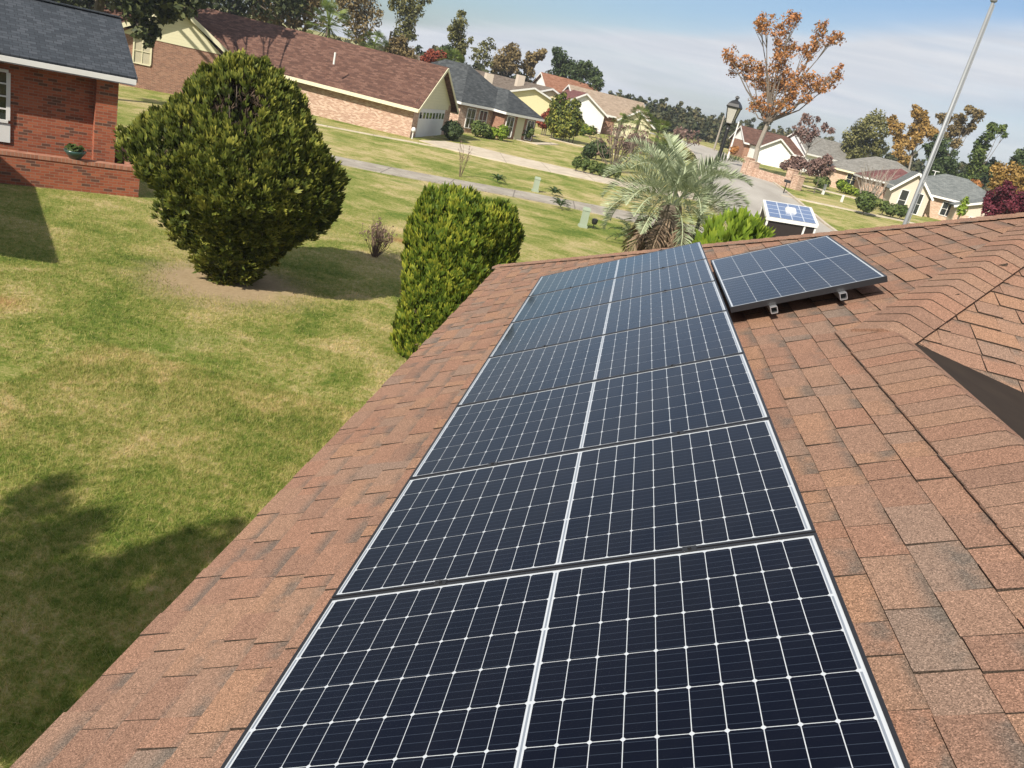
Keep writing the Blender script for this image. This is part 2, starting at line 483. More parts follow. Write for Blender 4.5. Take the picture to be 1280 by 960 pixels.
c = m.mix(m.math('MULTIPLY', m.math('SUBTRACT', m.attr('tint'), .5), 1.0, clamp=True), c, (.42, .34, .17))
c = m.mix(1.0, c, (1.5, 1.45, 1.4), 'MULTIPLY')
m.color(c)
tr = m.n('ShaderNodeBsdfTranslucent'); m.l(c, tr.inputs['Color'])
mx = m.n('ShaderNodeMixShader'); mx.inputs[0].default_value = .45
m.l(m.b.outputs[0], mx.inputs[1]); m.l(tr.outputs[0], mx.inputs[2]); m.l(mx.outputs[0], m.t.nodes['Material Output'].inputs['Surface'])
M['blades'] = m.m

# roof shingles (near): colour per tab, blended patches, mineral granules
def shingle_near(name, gain=1.0):
    m = Mat(name, .95, .12)
    uv = m.n('ShaderNodeUVMap').outputs[0]
    r = m.attr('rnd'); w = m.world()
    su = m.n('ShaderNodeSeparateXYZ'); m.l(uv, su.inputs[0])
    g = lambda *c: tuple(v * gain for v in c)
    tabc = m.ramp(r, [(0, g(.215, .122, .09)), (.3, g(.275, .142, .098)), (.55, g(.25, .148, .108)), (.8, g(.30, .162, .104)), (.93, g(.235, .15, .115)), (1, g(.195, .142, .116))])
    bl = m.noise(m.map(w, (1, 1, 1)), 1.7, 4, .6, .3)
    tabc = m.mix(m.math('MULTIPLY', bl, .38), tabc, g(.262, .146, .104))
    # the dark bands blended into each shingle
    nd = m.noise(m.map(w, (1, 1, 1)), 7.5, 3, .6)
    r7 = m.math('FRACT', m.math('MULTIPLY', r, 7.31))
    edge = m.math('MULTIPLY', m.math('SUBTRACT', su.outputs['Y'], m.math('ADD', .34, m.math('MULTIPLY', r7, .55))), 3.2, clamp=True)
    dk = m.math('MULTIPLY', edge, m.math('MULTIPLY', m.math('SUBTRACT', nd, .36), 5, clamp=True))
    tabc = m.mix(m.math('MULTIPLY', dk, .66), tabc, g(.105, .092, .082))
    gr = m.n('ShaderNodeTexVoronoi'); gr.inputs['Scale'].default_value = 330; m.l(w, gr.inputs['Vector'])
    sc = m.n('ShaderNodeSeparateColor'); m.l(gr.outputs['Color'], sc.inputs[0])
    gv = m.ramp(sc.outputs[0], [(0, .45), (.45, .9), (.8, 1.15), (1, 1.75)])
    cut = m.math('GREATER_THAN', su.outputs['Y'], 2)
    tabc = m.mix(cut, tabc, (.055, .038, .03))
    tabc = m.mix(1.0, tabc, (.97, 1.03, 1.0), 'MULTIPLY')
    c = m.mix(1.0, tabc, gv, 'MULTIPLY')
    soil = m.noise(w, .55, 4, .6)
    c = m.mix(m.math('MULTIPLY', m.math('SUBTRACT', soil, .45), 1.2, clamp=True), c, m.mix(1.0, c, (.72, .70, .68), 'MULTIPLY'))
    m.color(c)
    m.bump(sc.outputs[0], .55, .0016)
    return m.m
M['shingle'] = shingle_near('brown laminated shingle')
M['cap'] = shingle_near('brown cap shingle', .98)
m = Mat('dark roll roofing', .9, .2)
w = m.world()
c = m.ramp(m.noise(m.map(w, (1, .4, 1)), 6, 5, .65), [(.3, (.019, .012, .0075)), (.7, (.031, .021, .0135))])
c = m.mix(m.math('MULTIPLY', m.noise(w, 160, 2, .7), .3), c, (.045, .032, .023))
m.color(c); M['roll'] = m.m

# solar cells
m = Mat('silicon cell under glass', .3, .08)
o = m.pos()
so = m.n('ShaderNodeSeparateXYZ'); m.l(o, so.inputs[0])
fr = m.math('FRACT', m.math('MULTIPLY', so.outputs['Y'], 1 / .0311))
ln = m.math('LESS_THAN', m.math('ABSOLUTE', m.math('SUBTRACT', fr, .5)), .030)
cv = m.noise(o, 2.2, 2)
base = m.mix(cv, (.0007, .0011, .0042), (.0014, .0022, .0078))
m.color(m.mix(m.math('MULTIPLY', ln, .5), base, (.06, .068, .085)))
m.b.inputs['Coat Weight'].default_value = .9; m.b.inputs['Coat Roughness'].default_value = .05; m.b.inputs['Coat IOR'].default_value = 1.2; m.b.inputs['Coat Tint'].default_value = (.8, .9, 1, 1)
M['cell'] = m.m
m = Mat('white backsheet under glass', .5, .3); m.color((.45, .475, .50))
m.b.inputs['Coat Weight'].default_value = .8; m.b.inputs['Coat Roughness'].default_value = .06; m.b.inputs['Coat IOR'].default_value = 1.33
M['backsheet'] = m.m
M['ribbon'] = plain('tinned ribbon', (.27, .30, .34), .4, .5, .4, .1)

M['brick_red'] = brick_mat('red brick', (.20, .048, .024), (.29, .07, .033), (.36, .105, .05), (.25, .165, .115), dark=(.06, .036, .03))
M['brick_tan'] = brick_mat('mottled pink brick', (.26, .13, .085), (.38, .22, .15), (.55, .40, .30), (.50, .42, .34))
M['brick_brown'] = brick_mat('brown brick', (.16, .07, .045), (.24, .10, .06), (.32, .16, .10), (.34, .27, .21))
M['brick_buff'] = brick_mat('buff brick', (.36, .22, .15), (.47, .31, .21), (.58, .42, .31), (.5, .42, .34))

def siding_mat(name, c):
    m = Mat(name, .7, .25)
    uv = m.n('ShaderNodeUVMap').outputs[0]
    s = m.n('ShaderNodeSeparateXYZ'); m.l(uv, s.inputs[0])
    f = m.math('FRACT', m.math('MULTIPLY', s.outputs['Y'], 1 / .2))
    lap = m.math('GREATER_THAN', f, .93)
    cc = m.mix(m.noise(uv, 2, 4), tuple(v * .93 for v in c), c)
    m.color(m.mix(m.math('MULTIPLY', lap, .4), cc, tuple(v * .5 for v in c)))
    m.bump(f, .4, .012)
    return m.m
M['siding_cream'] = siding_mat('cream lap siding', (.66, .62, .42))
M['siding_yellow'] = siding_mat('pale yellow lap siding', (.74, .66, .40))
M['siding_white'] = siding_mat('white lap siding', (.80, .79, .76))
M['siding_tan'] = siding_mat('tan lap siding', (.55, .47, .38))
M['roof_slate'] = far_shingle_mat('charcoal shingles', ((.030, .035, .042), (.045, .052, .061), (.066, .073, .084)), .2, .13)
M['roof_redbrown'] = far_shingle_mat('red brown shingles', ((.062, .034, .026), (.108, .056, .041), (.165, .092, .067)))
M['roof_dark'] = far_shingle_mat('dark grey shingles', ((.032, .036, .038), (.055, .060, .062), (.082, .088, .09)))
M['roof_brown'] = far_shingle_mat('grey brown shingles', ((.09, .07, .055), (.14, .11, .085), (.19, .155, .125)))
M['roof_terra'] = far_shingle_mat('terracotta shingles', ((.17, .075, .045), (.24, .115, .07), (.30, .16, .105)))
M['roof_beige'] = far_shingle_mat('beige shingles', ((.22, .165, .12), (.29, .225, .165), (.36, .28, .21)))
M['roof_grey'] = far_shingle_mat('weathered grey shingles', ((.13, .125, .11), (.19, .18, .16), (.25, .24, .215)))
M['roof_sage'] = far_shingle_mat('grey green shingles', ((.10, .11, .105), (.145, .155, .15), (.19, .20, .19)))
M['roof_maroon'] = far_shingle_mat('maroon shingles', ((.09, .035, .035), (.14, .06, .055), (.19, .09, .08)))

M['arb'] = leaf_mat('arborvitae leaf', (.016, .026, .005), (.082, .105, .014), (.36, .34, .06), .2)
M['arb_gold'] = leaf_mat('golden arborvitae leaf', (.016, .034, .004), (.085, .132, .012), (.40, .39, .045), .18)
M['lime'] = leaf_mat('lime shrub leaf', (.07, .12, .012), (.17, .25, .022), (.34, .40, .05), .3)
M['green'] = leaf_mat('mid green leaf', (.03, .05, .012), (.075, .11, .026), (.16, .19, .05))
M['dark_green'] = leaf_mat('dark evergreen leaf', (.018, .032, .012), (.05, .075, .026), (.105, .14, .05))
M['oak'] = leaf_mat('oak leaf', (.014, .022, .008), (.045, .058, .02), (.13, .14, .05))
M['olive'] = leaf_mat('olive turning leaf', (.05, .055, .018), (.13, .13, .042), (.24, .22, .085))
M['olive_brown'] = leaf_mat('brown turning leaf', (.08, .062, .03), (.19, .14, .06), (.31, .235, .11))
M['orange'] = leaf_mat('orange autumn leaf', (.12, .085, .022), (.36, .16, .045), (.58, .27, .12), .3)
M['gold'] = leaf_mat('gold autumn leaf', (.12, .09, .025), (.31, .19, .05), (.50, .32, .11), .3)
M['red'] = leaf_mat('red autumn leaf', (.09, .018, .012), (.22, .045, .025), (.36, .10, .05), .3)
M['maroon'] = leaf_mat('maroon maple leaf', (.04, .007, .012), (.105, .018, .03), (.20, .045, .06), .25)
M['pinkbrown'] = leaf_mat('dull pink brown leaf', (.11, .065, .055), (.20, .125, .105), (.30, .20, .165))
M['pindo'] = leaf_mat('blue green palm leaflet', (.14, .175, .105), (.31, .36, .22), (.52, .56, .37), .25, .5)
M['palm'] = leaf_mat('green palm leaflet', (.05, .08, .016), (.14, .19, .04), (.32, .35, .10), .25, .5)
M['dead_frond'] = leaf_mat('dead palm frond', (.06, .04, .028), (.19, .13, .085), (.42, .32, .22), .1, .8)
M['sago'] = leaf_mat('sago leaflet', (.012, .028, .008), (.03, .06, .015), (.06, .10, .03), .1, .45)

# ================================================================== THE GROUND
def axis(n, k, c, lo, hi):
    t = np.linspace(math.asinh((lo - c) / k), math.asinh((hi - c) / k), n)
    return c + k * np.sinh(t)
gx = axis(330, 55, 2, -2500, 2500); gy = axis(330, 60, 35, -600, 4500)
XX, YY = np.meshgrid(gx, gy)
ZZ = tz(XX, YY)
n1, n2 = XX.shape
me = bpy.data.meshes.new('lawn')
idx = np.arange(n1 * n2).reshape(n1, n2)
F = np.stack([idx[:-1, :-1], idx[:-1, 1:], idx[1:, 1:], idx[1:, :-1]], -1).reshape(-1, 4)
me.from_pydata(np.stack([XX, YY, ZZ], -1).reshape(-1, 3).tolist(), [], F.tolist())
me.materials.append(M['lawn'])
me.polygons.foreach_set('use_smooth', [True] * len(me.polygons))
lawn = bpy.data.objects.new('lawn', me); COL.objects.link(lawn); structure(lawn)

def strip(name, A, B, mat, lift=.05, label=None):
    """a paved strip between two edge lines (lists of ground points), draped on the ground"""
    def res(L, n):
        L = np.array([p[:2] for p in L]); s = np.r_[0, np.cumsum(np.hypot(*np.diff(L, axis=0).T))]
        t = np.linspace(0, s[-1], n); return np.stack([np.interp(t, s, L[:, 0]), np.interp(t, s, L[:, 1])], 1)
    n = 60
    a, b = res(A, n), res(B, n); mb = MB()
    rows = []
    for i in range(n):
        rows.append([(*(a[i] + (b[i] - a[i]) * f), ) for f in np.linspace(0, 1, 6)])
    P = [[(x, y, gz(x, y) + lift) for x, y in r] for r in rows]
    for i in range(n - 1):
        for k in range(5): mb.face((P[i][k], P[i][k + 1], P[i + 1][k + 1], P[i + 1][k]))
        for k in (0, 5):
            q = [P[i][k], P[i + 1][k]]
            d = [(x, y, z - .25) for x, y, z in q]
            mb.face((q[0], q[1], d[1], d[0]))
    return structure(mb.build(name, mat))
def ribbon(name, C, width, mat, lift=.05):
    C = [np.array(c[:2], float) for c in C]; A, B = [], []
    for i, c in enumerate(C):
        d = C[min(i + 1, len(C) - 1)] - C[max(i - 1, 0)]; d /= np.hypot(*d); s = np.array([-d[1], d[0]])
        w = width[i] if hasattr(width, '__len__') else width
        A.append(c + s * w / 2); B.append(c - s * w / 2)
    return strip(name, A, B, mat, lift)

SL = [(17, -5), (14, 12), (11.3, 35), (10.5, 58), (10.7, 75), (11.1, 92), (11.0, 112), (10.2, 130), (7, 150)]
for s_ in (-1, 1):
    K = []
    for i, c in enumerate(SL):
        d = np.array(SL[min(i + 1, 8)]) - np.array(SL[max(i - 1, 0)]); d = d / np.hypot(*d); wd_ = [8, 8, 8, 8, 8.2, 7.6, 6.6, 6.2, 6][i]
        K.append(np.array(c) + np.array([-d[1], d[0]]) * (wd_ / 2 + .08) * s_)
    ribbon('kerb', K, .22, M['pale_concrete'], .16)
ribbon('street', [(17, -5), (14, 12), (11.3, 35), (10.5, 58), (10.7, 75), (11.1, 92), (11.0, 112), (10.2, 130), (7, 150), (-2, 168), (-22, 182)],
       [8, 8, 8, 8, 8.2, 7.6, 6.6, 6.2, 6, 6, 6], M['asphalt'], .05)
A_ = [G(*q) for q in ((300, 168), (415, 195), (525, 217), (603, 231), (681, 245), (744, 257), (805, 269))]
B_ = [G(*q) for q in ((300, 176), (415, 204), (494, 220), (556, 231), (634, 245), (712, 260), (800, 280))]
A_.append(np.array([8.0, 43.5, 0])); B_.append(np.array([8.2, 39.2, 0]))
strip('driveway', A_, B_, M['concrete'], .04)
A_ = [G(*q) for q in ((556, 177), (600, 185), (635, 194), (719, 213), (776, 227))] + [np.array([7.0, 61.5, 0])]
B_ = [G(*q) for q in ((524, 176), (560, 187), (610, 199), (681, 214), (768, 232))] + [np.array([7.0, 57., 0])]
strip('driveway', A_, B_, M['pale_concrete'], .045)
ribbon('footpath', [G(*q) for q in ((325, 141), (360, 149), (402, 157), (470, 170), (520, 179), (572, 188.5))], .42, M['pale_concrete'], .05)
ribbon('footpath', [G(*q) for q in ((664, 169), (646, 175), (668, 180), (694, 180))], .9, M['pale_concrete'], .055)
ribbon('footpath', [G(*q) for q in ((688, 173.5), (731, 184), (783, 197), (806, 203))], .5, M['pale_concrete'], .05)
ribbon('pavement', [G(*q) for q in ((976, 244.5), (1020, 254), (1077, 266), (1135, 278), (1220, 298))], .8, M['pale_concrete'], .07)
ribbon('pavement', [G(*q) for q in ((992, 229), (1030, 238.5), (1072, 249), (1090, 253))], 1.3, M['pale_concrete'], .07)

# ================================================================== OUR HOUSE
ct, st_ = math.cos(TH), math.sin(TH)
DV = np.array([ct, 0, st_]); DU = np.array([0., 1, 0]); DN = np.array([-st_, 0, ct])
HR = -.132                                            # shingle face below the glass of the panels
def RP(v, u, h=HR): return DV * v + DU * u + DN * h
V0, VR, U_FAR, U_NEAR = -.97, 2.52, 9.68, -5.0
SH = .756; S0 = (2.52, 3.40); HP = 1.165
hip_u = lambda v: U_FAR - SH * (v + .96)
lo_u = lambda v: U_NEAR if v <= VR else S0[1] + HP * (v - VR)
V_AP = 4.42
HOUSE_O = (4., 4., -3.05)
house = thing('brick_house', 'house with brown shingled hip roof under the solar panels', 'house', HOUSE_O)
rng = np.random.default_rng(7)

def shingle_field(mb, org, du, dv, dn, courses, lo, hi, expo=.1545, seed=1, vbreak=None):
    """laminated shingles: base sheet and raised teeth of every course, in plane coordinates (u along, v up)"""
    g = np.random.default_rng(seed)
    org, du, dv, dn = (np.array(x, float) for x in (org, du, dv, dn))
    jobs = []
    for ci in range(courses[0], courses[1]):
        v0 = ci * expo; v1 = v0 + expo + .012
        if vbreak is not None and v0 < vbreak < v1:        # the course that runs into the ridge
            e = lo(vbreak + 1e-4)
            jobs.append((v0, vbreak, lo(v0), lo(v0), e, e)); jobs.append((v0, v1, e + .002, lo(v1), hi(v0), hi(v1)))
        else: jobs.append((v0, v1, lo(v0), lo(v1), hi(v0), hi(v1)))
    for v0, v1, a0, a1, b0, b1 in jobs:
        ua, ub = min(a0, a1), max(b0, b1)
        if ub - ua < .05: continue
        u = ua - g.random() * .25; tooth = g.random() < .5
        wob = g.normal() * .0015
        while u < ub:
            wd = g.choice([.10, .14, .17, .2, .24, .3]) * g.uniform(.85, 1.15)
            e = u + wd - .0045
            q = [max(u, a0), min(e, b0), min(e, b1), max(u, a1)]
            if q[1] - q[0] > .01 or q[2] - q[3] > .01:
                if q[1] < q[0]: q[1] = q[0]
                if q[2] < q[3]: q[3] = q[2]
                h = (.0145 if tooth else .009) + g.normal() * .0008; ht = .0045
                jb = wob + g.normal() * .0014
                def P(uu, vv, hh): return org + du * uu + dv * (vv + (jb if vv == v0 else 0)) + dn * hh
                A, B, C_, D = P(q[0], v0, h), P(q[1], v0, h), P(q[2], v1, ht), P(q[3], v1, ht)
                r = g.random()
                uo = g.random() * 5
                mb.face((A, B, C_, D), 0, [(uo, 0), (uo + wd, 0), (uo + wd, 1), (uo, 1)], r)
                a, b, c_, d = P(q[0], v0, -.01), P(q[1], v0, -.01), P(q[2], v1, -.01), P(q[3], v1, -.01)
                for f in ((a, b, B, A), (b, c_, C_, B), (d, a, A, D)):
                    mb.face(f, 0, [(uo, 3)] * 4, r * .2)
            u += wd; tooth = not tooth if g.random() < .8 else tooth
    return mb
def deck(mb, pts, th=.05, n=DN):
    n = np.array(n)
    top = [np.array(p, float) - n * .030 for p in pts]; bot = [p - n * th for p in top]
    mb.face(top, 0, None, .3); mb.face(bot[::-1], 0, None, .3)
    for i in range(len(top)):
        j = (i + 1) % len(top); mb.face((bot[i], bot[j], top[j], top[i]), 0, [(0, .9)] * 4, .1)
mb = MB()
shingle_field(mb, RP(V0, 0, HR - .012), DU, DV, DN, (0, 36), lambda v: lo_u(v + V0), lambda v: min(hip_u(v + V0), 30), seed=3, vbreak=VR - V0)
deck(mb, [RP(V0 + .005, U_NEAR), RP(V0 + .005, hip_u(V0)), RP(V_AP, hip_u(V_AP)), RP(VR, S0[1]), RP(VR, U_NEAR)], .08)
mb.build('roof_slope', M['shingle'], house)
S_ = RP(*S0); T_ = RP(V_AP, hip_u(V_AP))
KE = (T_[2] - S_[2]) / (T_[1] - S_[1]); DXH = (T_[0] - S_[0]) / (T_[1] - S_[1])
le = math.hypot(1, KE); EV = np.array([0, 1 / le, KE / le]); EN = np.array([0, -KE / le, 1 / le])
KB = .14; KV = KB / KE
mb = MB()
elo = lambda w: (w / le) * DXH if w >= 0 else (-w / le) / KV - .14 * min(1, -w * 4)
shingle_field(mb, S_ - EN * .012, (1, 0, 0), EV, EN, (-12, 15), elo, lambda w: 7., .1545, 9)
deck(mb, [S_, S_ + np.array([7., -7 * KV, -7 * KB]), S_ + np.array([7., T_[1] - S_[1], T_[2] - S_[2]]), T_], .06, EN)
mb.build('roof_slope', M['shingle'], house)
mb = MB()
b_ = lambda x, y: S_ + np.array([x, y, -KB * x - .006])
b2_ = lambda x, y: b_(x, y) + np.array([0, 0, .034])
deck(mb, [b2_(0, 0), b2_(0, U_NEAR - S_[1]), b2_(7.2, U_NEAR - S_[1]), b2_(7.2, -7.2 * KV), ], .09, (KB, 0, 1))
mb.build('low_roof', M['roll'], house)
sc_ = MB()
q0 = b_(.75, -.38) + np.array([0, 0, .003])
sc_.face((q0, q0 + np.array([.10, -.05, -.014]), q0 + np.array([.105, -.043, -.0147]), q0 + np.array([.004, .006, -.0006])))
sc_.build('scuff', M['white_trim'], house)
# the two slopes on the far side
mb = MB()
zr = S_[2] + (T_[2] - S_[2])
E0 = RP(V0, hip_u(V0))
deck(mb, [T_, E0, np.array([E0[0] + 10.4, E0[1], E0[2]]), np.array([S_[0] + 7, T_[1], T_[2]])], .05, (0, .35, .93))
mb.build('roof_slope', M['shingle'], house)
# hip and ridge caps
def caps(name, P0, P1, wl, wr, expo=.142, taper_start=False, seed=0, width_fold=.09, wflat=None, lift=1.):
    """overlapping bent cap shingles from P0 to P1; wl, wr reach down the two slopes"""
    g = np.random.default_rng(seed); P0, P1, wl, wr = (np.array(x, float) for x in (P0, P1, wl, wr))
    L = np.linalg.norm(P1 - P0); d = (P1 - P0) / L; n = unit(np.cross(wr, d)); n = n if n[2] > 0 else -n
    mb = MB(); k = int(L / expo)
    for i in range(k):
        s = i * expo; e = s + expo * 1.25
        hf, hb = .0115 * lift, .004 * lift
        r = g.random() * .75
        j = g.normal(size=2) * .004
        def row(t, h, sc=1.):
            c = P0 + d * t
            return [c + wl * (1 + j[0]) * sc + n * (h * .75), c + wl * width_fold + n * (h + .002), c + wr * width_fold + n * (h + .002), c + wr * (1 + j[1] * .3) * sc + n * (h * .75 if wflat is None else wflat)]
        f, b = row(s, hf), row(e, hb); lo = row(s, 0. if i else -.03)
        uo = g.random() * 5
        for q in range(3):
            mb.face((f[q], f[q + 1], b[q + 1], b[q]), 0, [(uo, 0), (uo + .1, 0), (uo + .1, .55), (uo, .55)], r)
            mb.face((lo[q], lo[q + 1], f[q + 1], f[q]), 0, [(uo, 3 if i else .1)] * 4, r * .2)
        lb = row(e, -.006)
        mb.face((lo[0], f[0], b[0], lb[0]), 0, [(uo, .9)] * 4, r * .2); mb.face((f[3], lo[3], lb[3], b[3]), 0, [(uo, .1)] * 4, r)
    return mb.build(name, M['cap'], house)
bdir = np.array([1, 0, -KB]) / math.hypot(1, KB)
caps('ridge_cap', RP(VR, U_NEAR, HR + .008), RP(VR, S0[1] + .12, HR + .008), -DV * .27, bdir * .085, seed=4, wflat=.001, lift=.6)
dh = unit(T_ - S_)
def across(nrm, d, w, side):
    a = unit(np.cross(nrm, d)); a = a if a @ side > 0 else -a
    return a * w
caps('hip_cap', S_ + DN * .021 - dh * .06, T_ + DN * .021, across(DN, dh, .20, np.array([-1, 0, 0])), across(EN, dh, .17, np.array([1, 0, 0])), seed=5)
E1 = RP(V0, hip_u(V0), HR + .010); dh2 = unit(T_ - RP(V0, hip_u(V0)))
FN = unit(np.array([0, .35, .93]))
caps('hip_cap', E1, T_ + DN * .010, across(DN, dh2, .12, np.array([-1, -1, 0])), across(FN, dh2, .12, np.array([1, 1, 0])), seed=6)
mb = MB()
x0, x1, y0, y1 = -.33, 9.0, U_NEAR + .4, 9.2
for a, b in (((x0, y0), (x1, y0)), ((x1, y0), (x1, y1)), ((x1, y1), (x0, y1)), ((x0, y1), (x0, y0))):
    mb.face(((*a, -3.6), (*b, -3.6), (*b, -.62), (*a, -.62)))
mb.build('wall', M['brick_red'], house)
mb = MB()
ee = RP(V0, 0)
mb.box((ee[0] + .02, (U_NEAR + U_FAR) / 2, ee[2] - .13), (.03, U_FAR - U_NEAR, .16))
mb.box((ee[0] + 5, U_FAR - .02, ee[2] - .13), (9.9, .03, .16))
mb.face(((ee[0] + .03, U_NEAR, ee[2] - .2), (x0, U_NEAR, ee[2] - .2), (x0, U_FAR, ee[2] - .2), (ee[0] + .03, U_FAR, ee[2] - .2)))
mb.build('fascia', M['white_trim'], house)

# ------------------------------------------------------------------ the solar panels
def panel_parts(root, w, l, nx, ny, split='x', chamfer=.006, thick=.036):
    """root frame: x up the slope 0..w, y along the eave 0..l, glass at z = 0"""
    fw = .011
    mb = MB()
    for c, s in (((w / 2, fw / 2), (w, fw)), ((w / 2, l - fw / 2), (w, fw)), ((fw / 2, l / 2), (fw, l - 2 * fw)), ((w - fw / 2, l / 2), (fw, l - 2 * fw))):
        mb.box((c[0], c[1], -thick / 2 + .0015), (s[0], s[1], thick + .003))
    mb.build('frame', M['black_frame'], root, origin=(0, 0, 0))
    mb = MB()
    mb.box((w / 2, l / 2, -.003), (w - 2 * fw, l - 2 * fw, .0056), mat=0)
    mx, my = (.018, .0105) if split == 'x' else (.0115, .021)
    X0, X1, Y0, Y1 = fw + mx, w - fw - mx, fw + my, l - fw - my
    gap = .0024; mid = .018
    def cells(a, b, n, sp):
        if not sp:
            p = (b - a + gap) / n; return [(a + i * p, a + (i + 1) * p - gap) for i in range(n)]
        h = (b - a - mid) / 2
        return cells(a, a + h, n // 2, False) + cells(b - h, b, n // 2, False)
    for a, b in cells(X0, X1, nx, split == 'x'):
        for c, d in cells(Y0, Y1, ny, split == 'y'):
            k = chamfer; z = .0004
            mb.face([(a + k, c, z), (b - k, c, z), (b, c + k, z), (b, d - k, z), (b - k, d, z), (a + k, d, z), (a, d - k, z), (a, c + k, z)], 1)
    z = .0005
    if split == 'x':
        for xr in (fw + .008, w / 2, w - fw - .012):
            for s in range(3):
                a = Y0 + (Y1 - Y0) * s / 3 + .006; b = Y0 + (Y1 - Y0) * (s + 1) / 3 - .006
                mb.face(((xr - .0028, a, z), (xr + .0028, a, z), (xr + .0028, b, z), (xr - .0028, b, z)), 2)
    mb.build('cell_sheet', [M['backsheet'], M['cell'], M['ribbon']], root, origin=(0, 0, 0))
RX = Matrix(((DV[0], 0, DN[0]), (DV[1], 1, DN[1]), (DV[2], 0, DN[2])))
def set_on_roof(o, v, u, h=0.):
    o.location = tuple(DV * v + DU * u + DN * h); o.rotation_euler = RX.to_euler()
proto = None
PL = ['nearest solar panel cut off by the bottom of the view', 'second solar panel up from the bottom edge, darkest full one',
      'third solar panel from the bottom, third in the long column', 'fourth solar panel, the middle one of the column of seven',
      'fifth solar panel from the bottom, level with the near rail ends', 'sixth solar panel, last but one in the long column',
      'seventh and farthest solar panel at the top of the column']
for i in range(7):
    if proto is None:
        proto = thing('solar_panel', PL[0], 'solar panel', (0, 0, 0), 'landscape solar panels in a column on the roof')
        panel_parts(proto, 1.69, 1.011, 20, 6, 'x')
        for v in (.423, 1.292):
            mb = MB(); mb.box((v, 1.0155, -.004), (.05, .008, .012)); mb.box((v, 1.0155, .0035), (.045, .030, .004)); mb.lathe((v, 1.0155, .005), [(.006, 0), (.006, .006)], 8)
            mb.build('clamp', M['black_metal'], proto, origin=(0, 0, 0))
        p = proto
    else:
        p = copy_thing(proto, (0, 0, 0), PL[i])
    set_on_roof(p, 0, i * 1.02 + .01)
p = thing('solar_panel', 'single solar panel turned upright beside the column, near edge raised on rails', 'solar panel', (0, 0, 0))
panel_parts(p, 1.0, 1.86, 6, 22, 'y', .004)
set_on_roof(p, 1.712, 4.14)
def rail(v, label):
    r = thing('mounting_rail', label, 'rail', (0, 0, 0), 'mounting rails under the upright panel')
    w, t, L = .042, .0045, 1.85
    mb = MB()
    for c, s in (((0, -w / 2), (w, t)), ((0, w / 2), (w, t)), ((-w / 2, 0), (t, w - t)), ((w / 2, 0), (t, w - t))):
        mb.box((c[0], L / 2, c[1]), (s[0], L, s[1]))
    mb.build('rail_body', M['alu'], r, origin=(0, 0, 0))
    for y in (.42, 1.4):
        mb = MB(); mb.box((.03, y, -.012), (.006, .05, .075)); mb.box((.055, y, -.050), (.055, .06, .007)); mb.lathe((.06, y, -.047), [(.008, 0), (.008, .008)], 6)
        mb.build('foot', M['alu'], r, origin=(0, 0, 0))
    set_on_roof(r, v, 4.09, -.062)
rail(1.985, 'square rail end closer to the seven panel column'); rail(2.425, 'square rail end farther from the seven panel column')
# ================================================================== NEIGHBOURING HOUSES
class Frame:
    """a house's own axes: x along the front, y away from us, z absolute"""
    def __init__(s, P, ang):
        s.P = np.array([P[0], P[1], 0.]); s.a = ang
        s.ex = np.array([math.cos(ang), math.sin(ang), 0]); s.ey = np.array([-math.sin(ang), math.cos(ang), 0])
    def __call__(s, x, y, z): return s.P + s.ex * x + s.ey * y + np.array([0, 0, z])

def walls(root, f, x0, x1, y0, y1, z0, z1, mat, name='wall'):
    mb = MB(); c = [(x0, y0), (x1, y0), (x1, y1), (x0, y1)]
    for i in range(4):
        a, b = c[i], c[(i + 1) % 4]
        mb.face((f(*a, z0), f(*b, z0), f(*b, z1), f(*a, z1)))
    return mb.build(name, mat, root)
def slab(mb, q, th=.16, mat=0):
    q = [np.array(p, float) for p in q]
    n = unit(np.cross(q[1] - q[0], q[2] - q[0])); n = n if n[2] > 0 else -n
    if np.cross(q[1] - q[0], q[2] - q[0]) @ n < 0: q = q[::-1]
    b = [p - n * th for p in q]
    mb.face(q, mat); mb.face(b[::-1], mat)
    for i in range(len(q)):
        j = (i + 1) % len(q); mb.face((b[i], b[j], q[j], q[i]), mat)
def gable_roof(root, f, x0, x1, y0, y1, ze, rise, mat, trim, ov=.45, ovg=.35, front=True, rakes=(True, True)):
    """ridge along x; ze is the height of the roof at the wall line"""
    ym = (y0 + y1) / 2; t = rise / (ym - y0); zo = ze - t * ov
    mb = MB()
    slab(mb, (f(x0 - ovg, y0 - ov, zo), f(x1 + ovg, y0 - ov, zo), f(x1 + ovg, ym, ze + rise), f(x0 - ovg, ym, ze + rise)))
    slab(mb, (f(x0 - ovg, y1 + ov, zo), f(x0 - ovg, ym, ze + rise), f(x1 + ovg, ym, ze + rise), f(x1 + ovg, y1 + ov, zo)))
    r = mb.build('roof', mat, root)
    mb = MB()
    for y, s in ((y0 - ov, -1), (y1 + ov, 1)):
        mb.bar(f(x0 - ovg, y + s * .025, zo - .12), f(x1 + ovg, y + s * .025, zo - .12), .04, .24)
    for x, s, k in ((x0 - ovg, -1, 0), (x1 + ovg, 1, 1)):
        if rakes[k]:
            for y in (y0 - ov, y1 + ov):
                mb.bar(f(x + s * .03, y, zo - .13), f(x + s * .03, ym, ze + rise - .13), .045, .2)
    # boxed soffit
    mb.face((f(x0, y0 - ov, zo - .2), f(x1, y0 - ov, zo - .2), f(x1, y0, zo - .2), f(x0, y0, zo - .2)))
    mb.build('fascia', trim, root)
    return r
def gable_end(root, f, x, y0, y1, ze, rise, mat, s=1):
    ym = (y0 + y1) / 2; mb = MB(); e = .02 * s
    q = [f(x + e, y0, ze - .02), f(x + e, y1, ze - .02), f(x + e, ym, ze + rise - .12)]
    mb.face(q if s > 0 else q[::-1]); return mb.build('gable', mat, root)
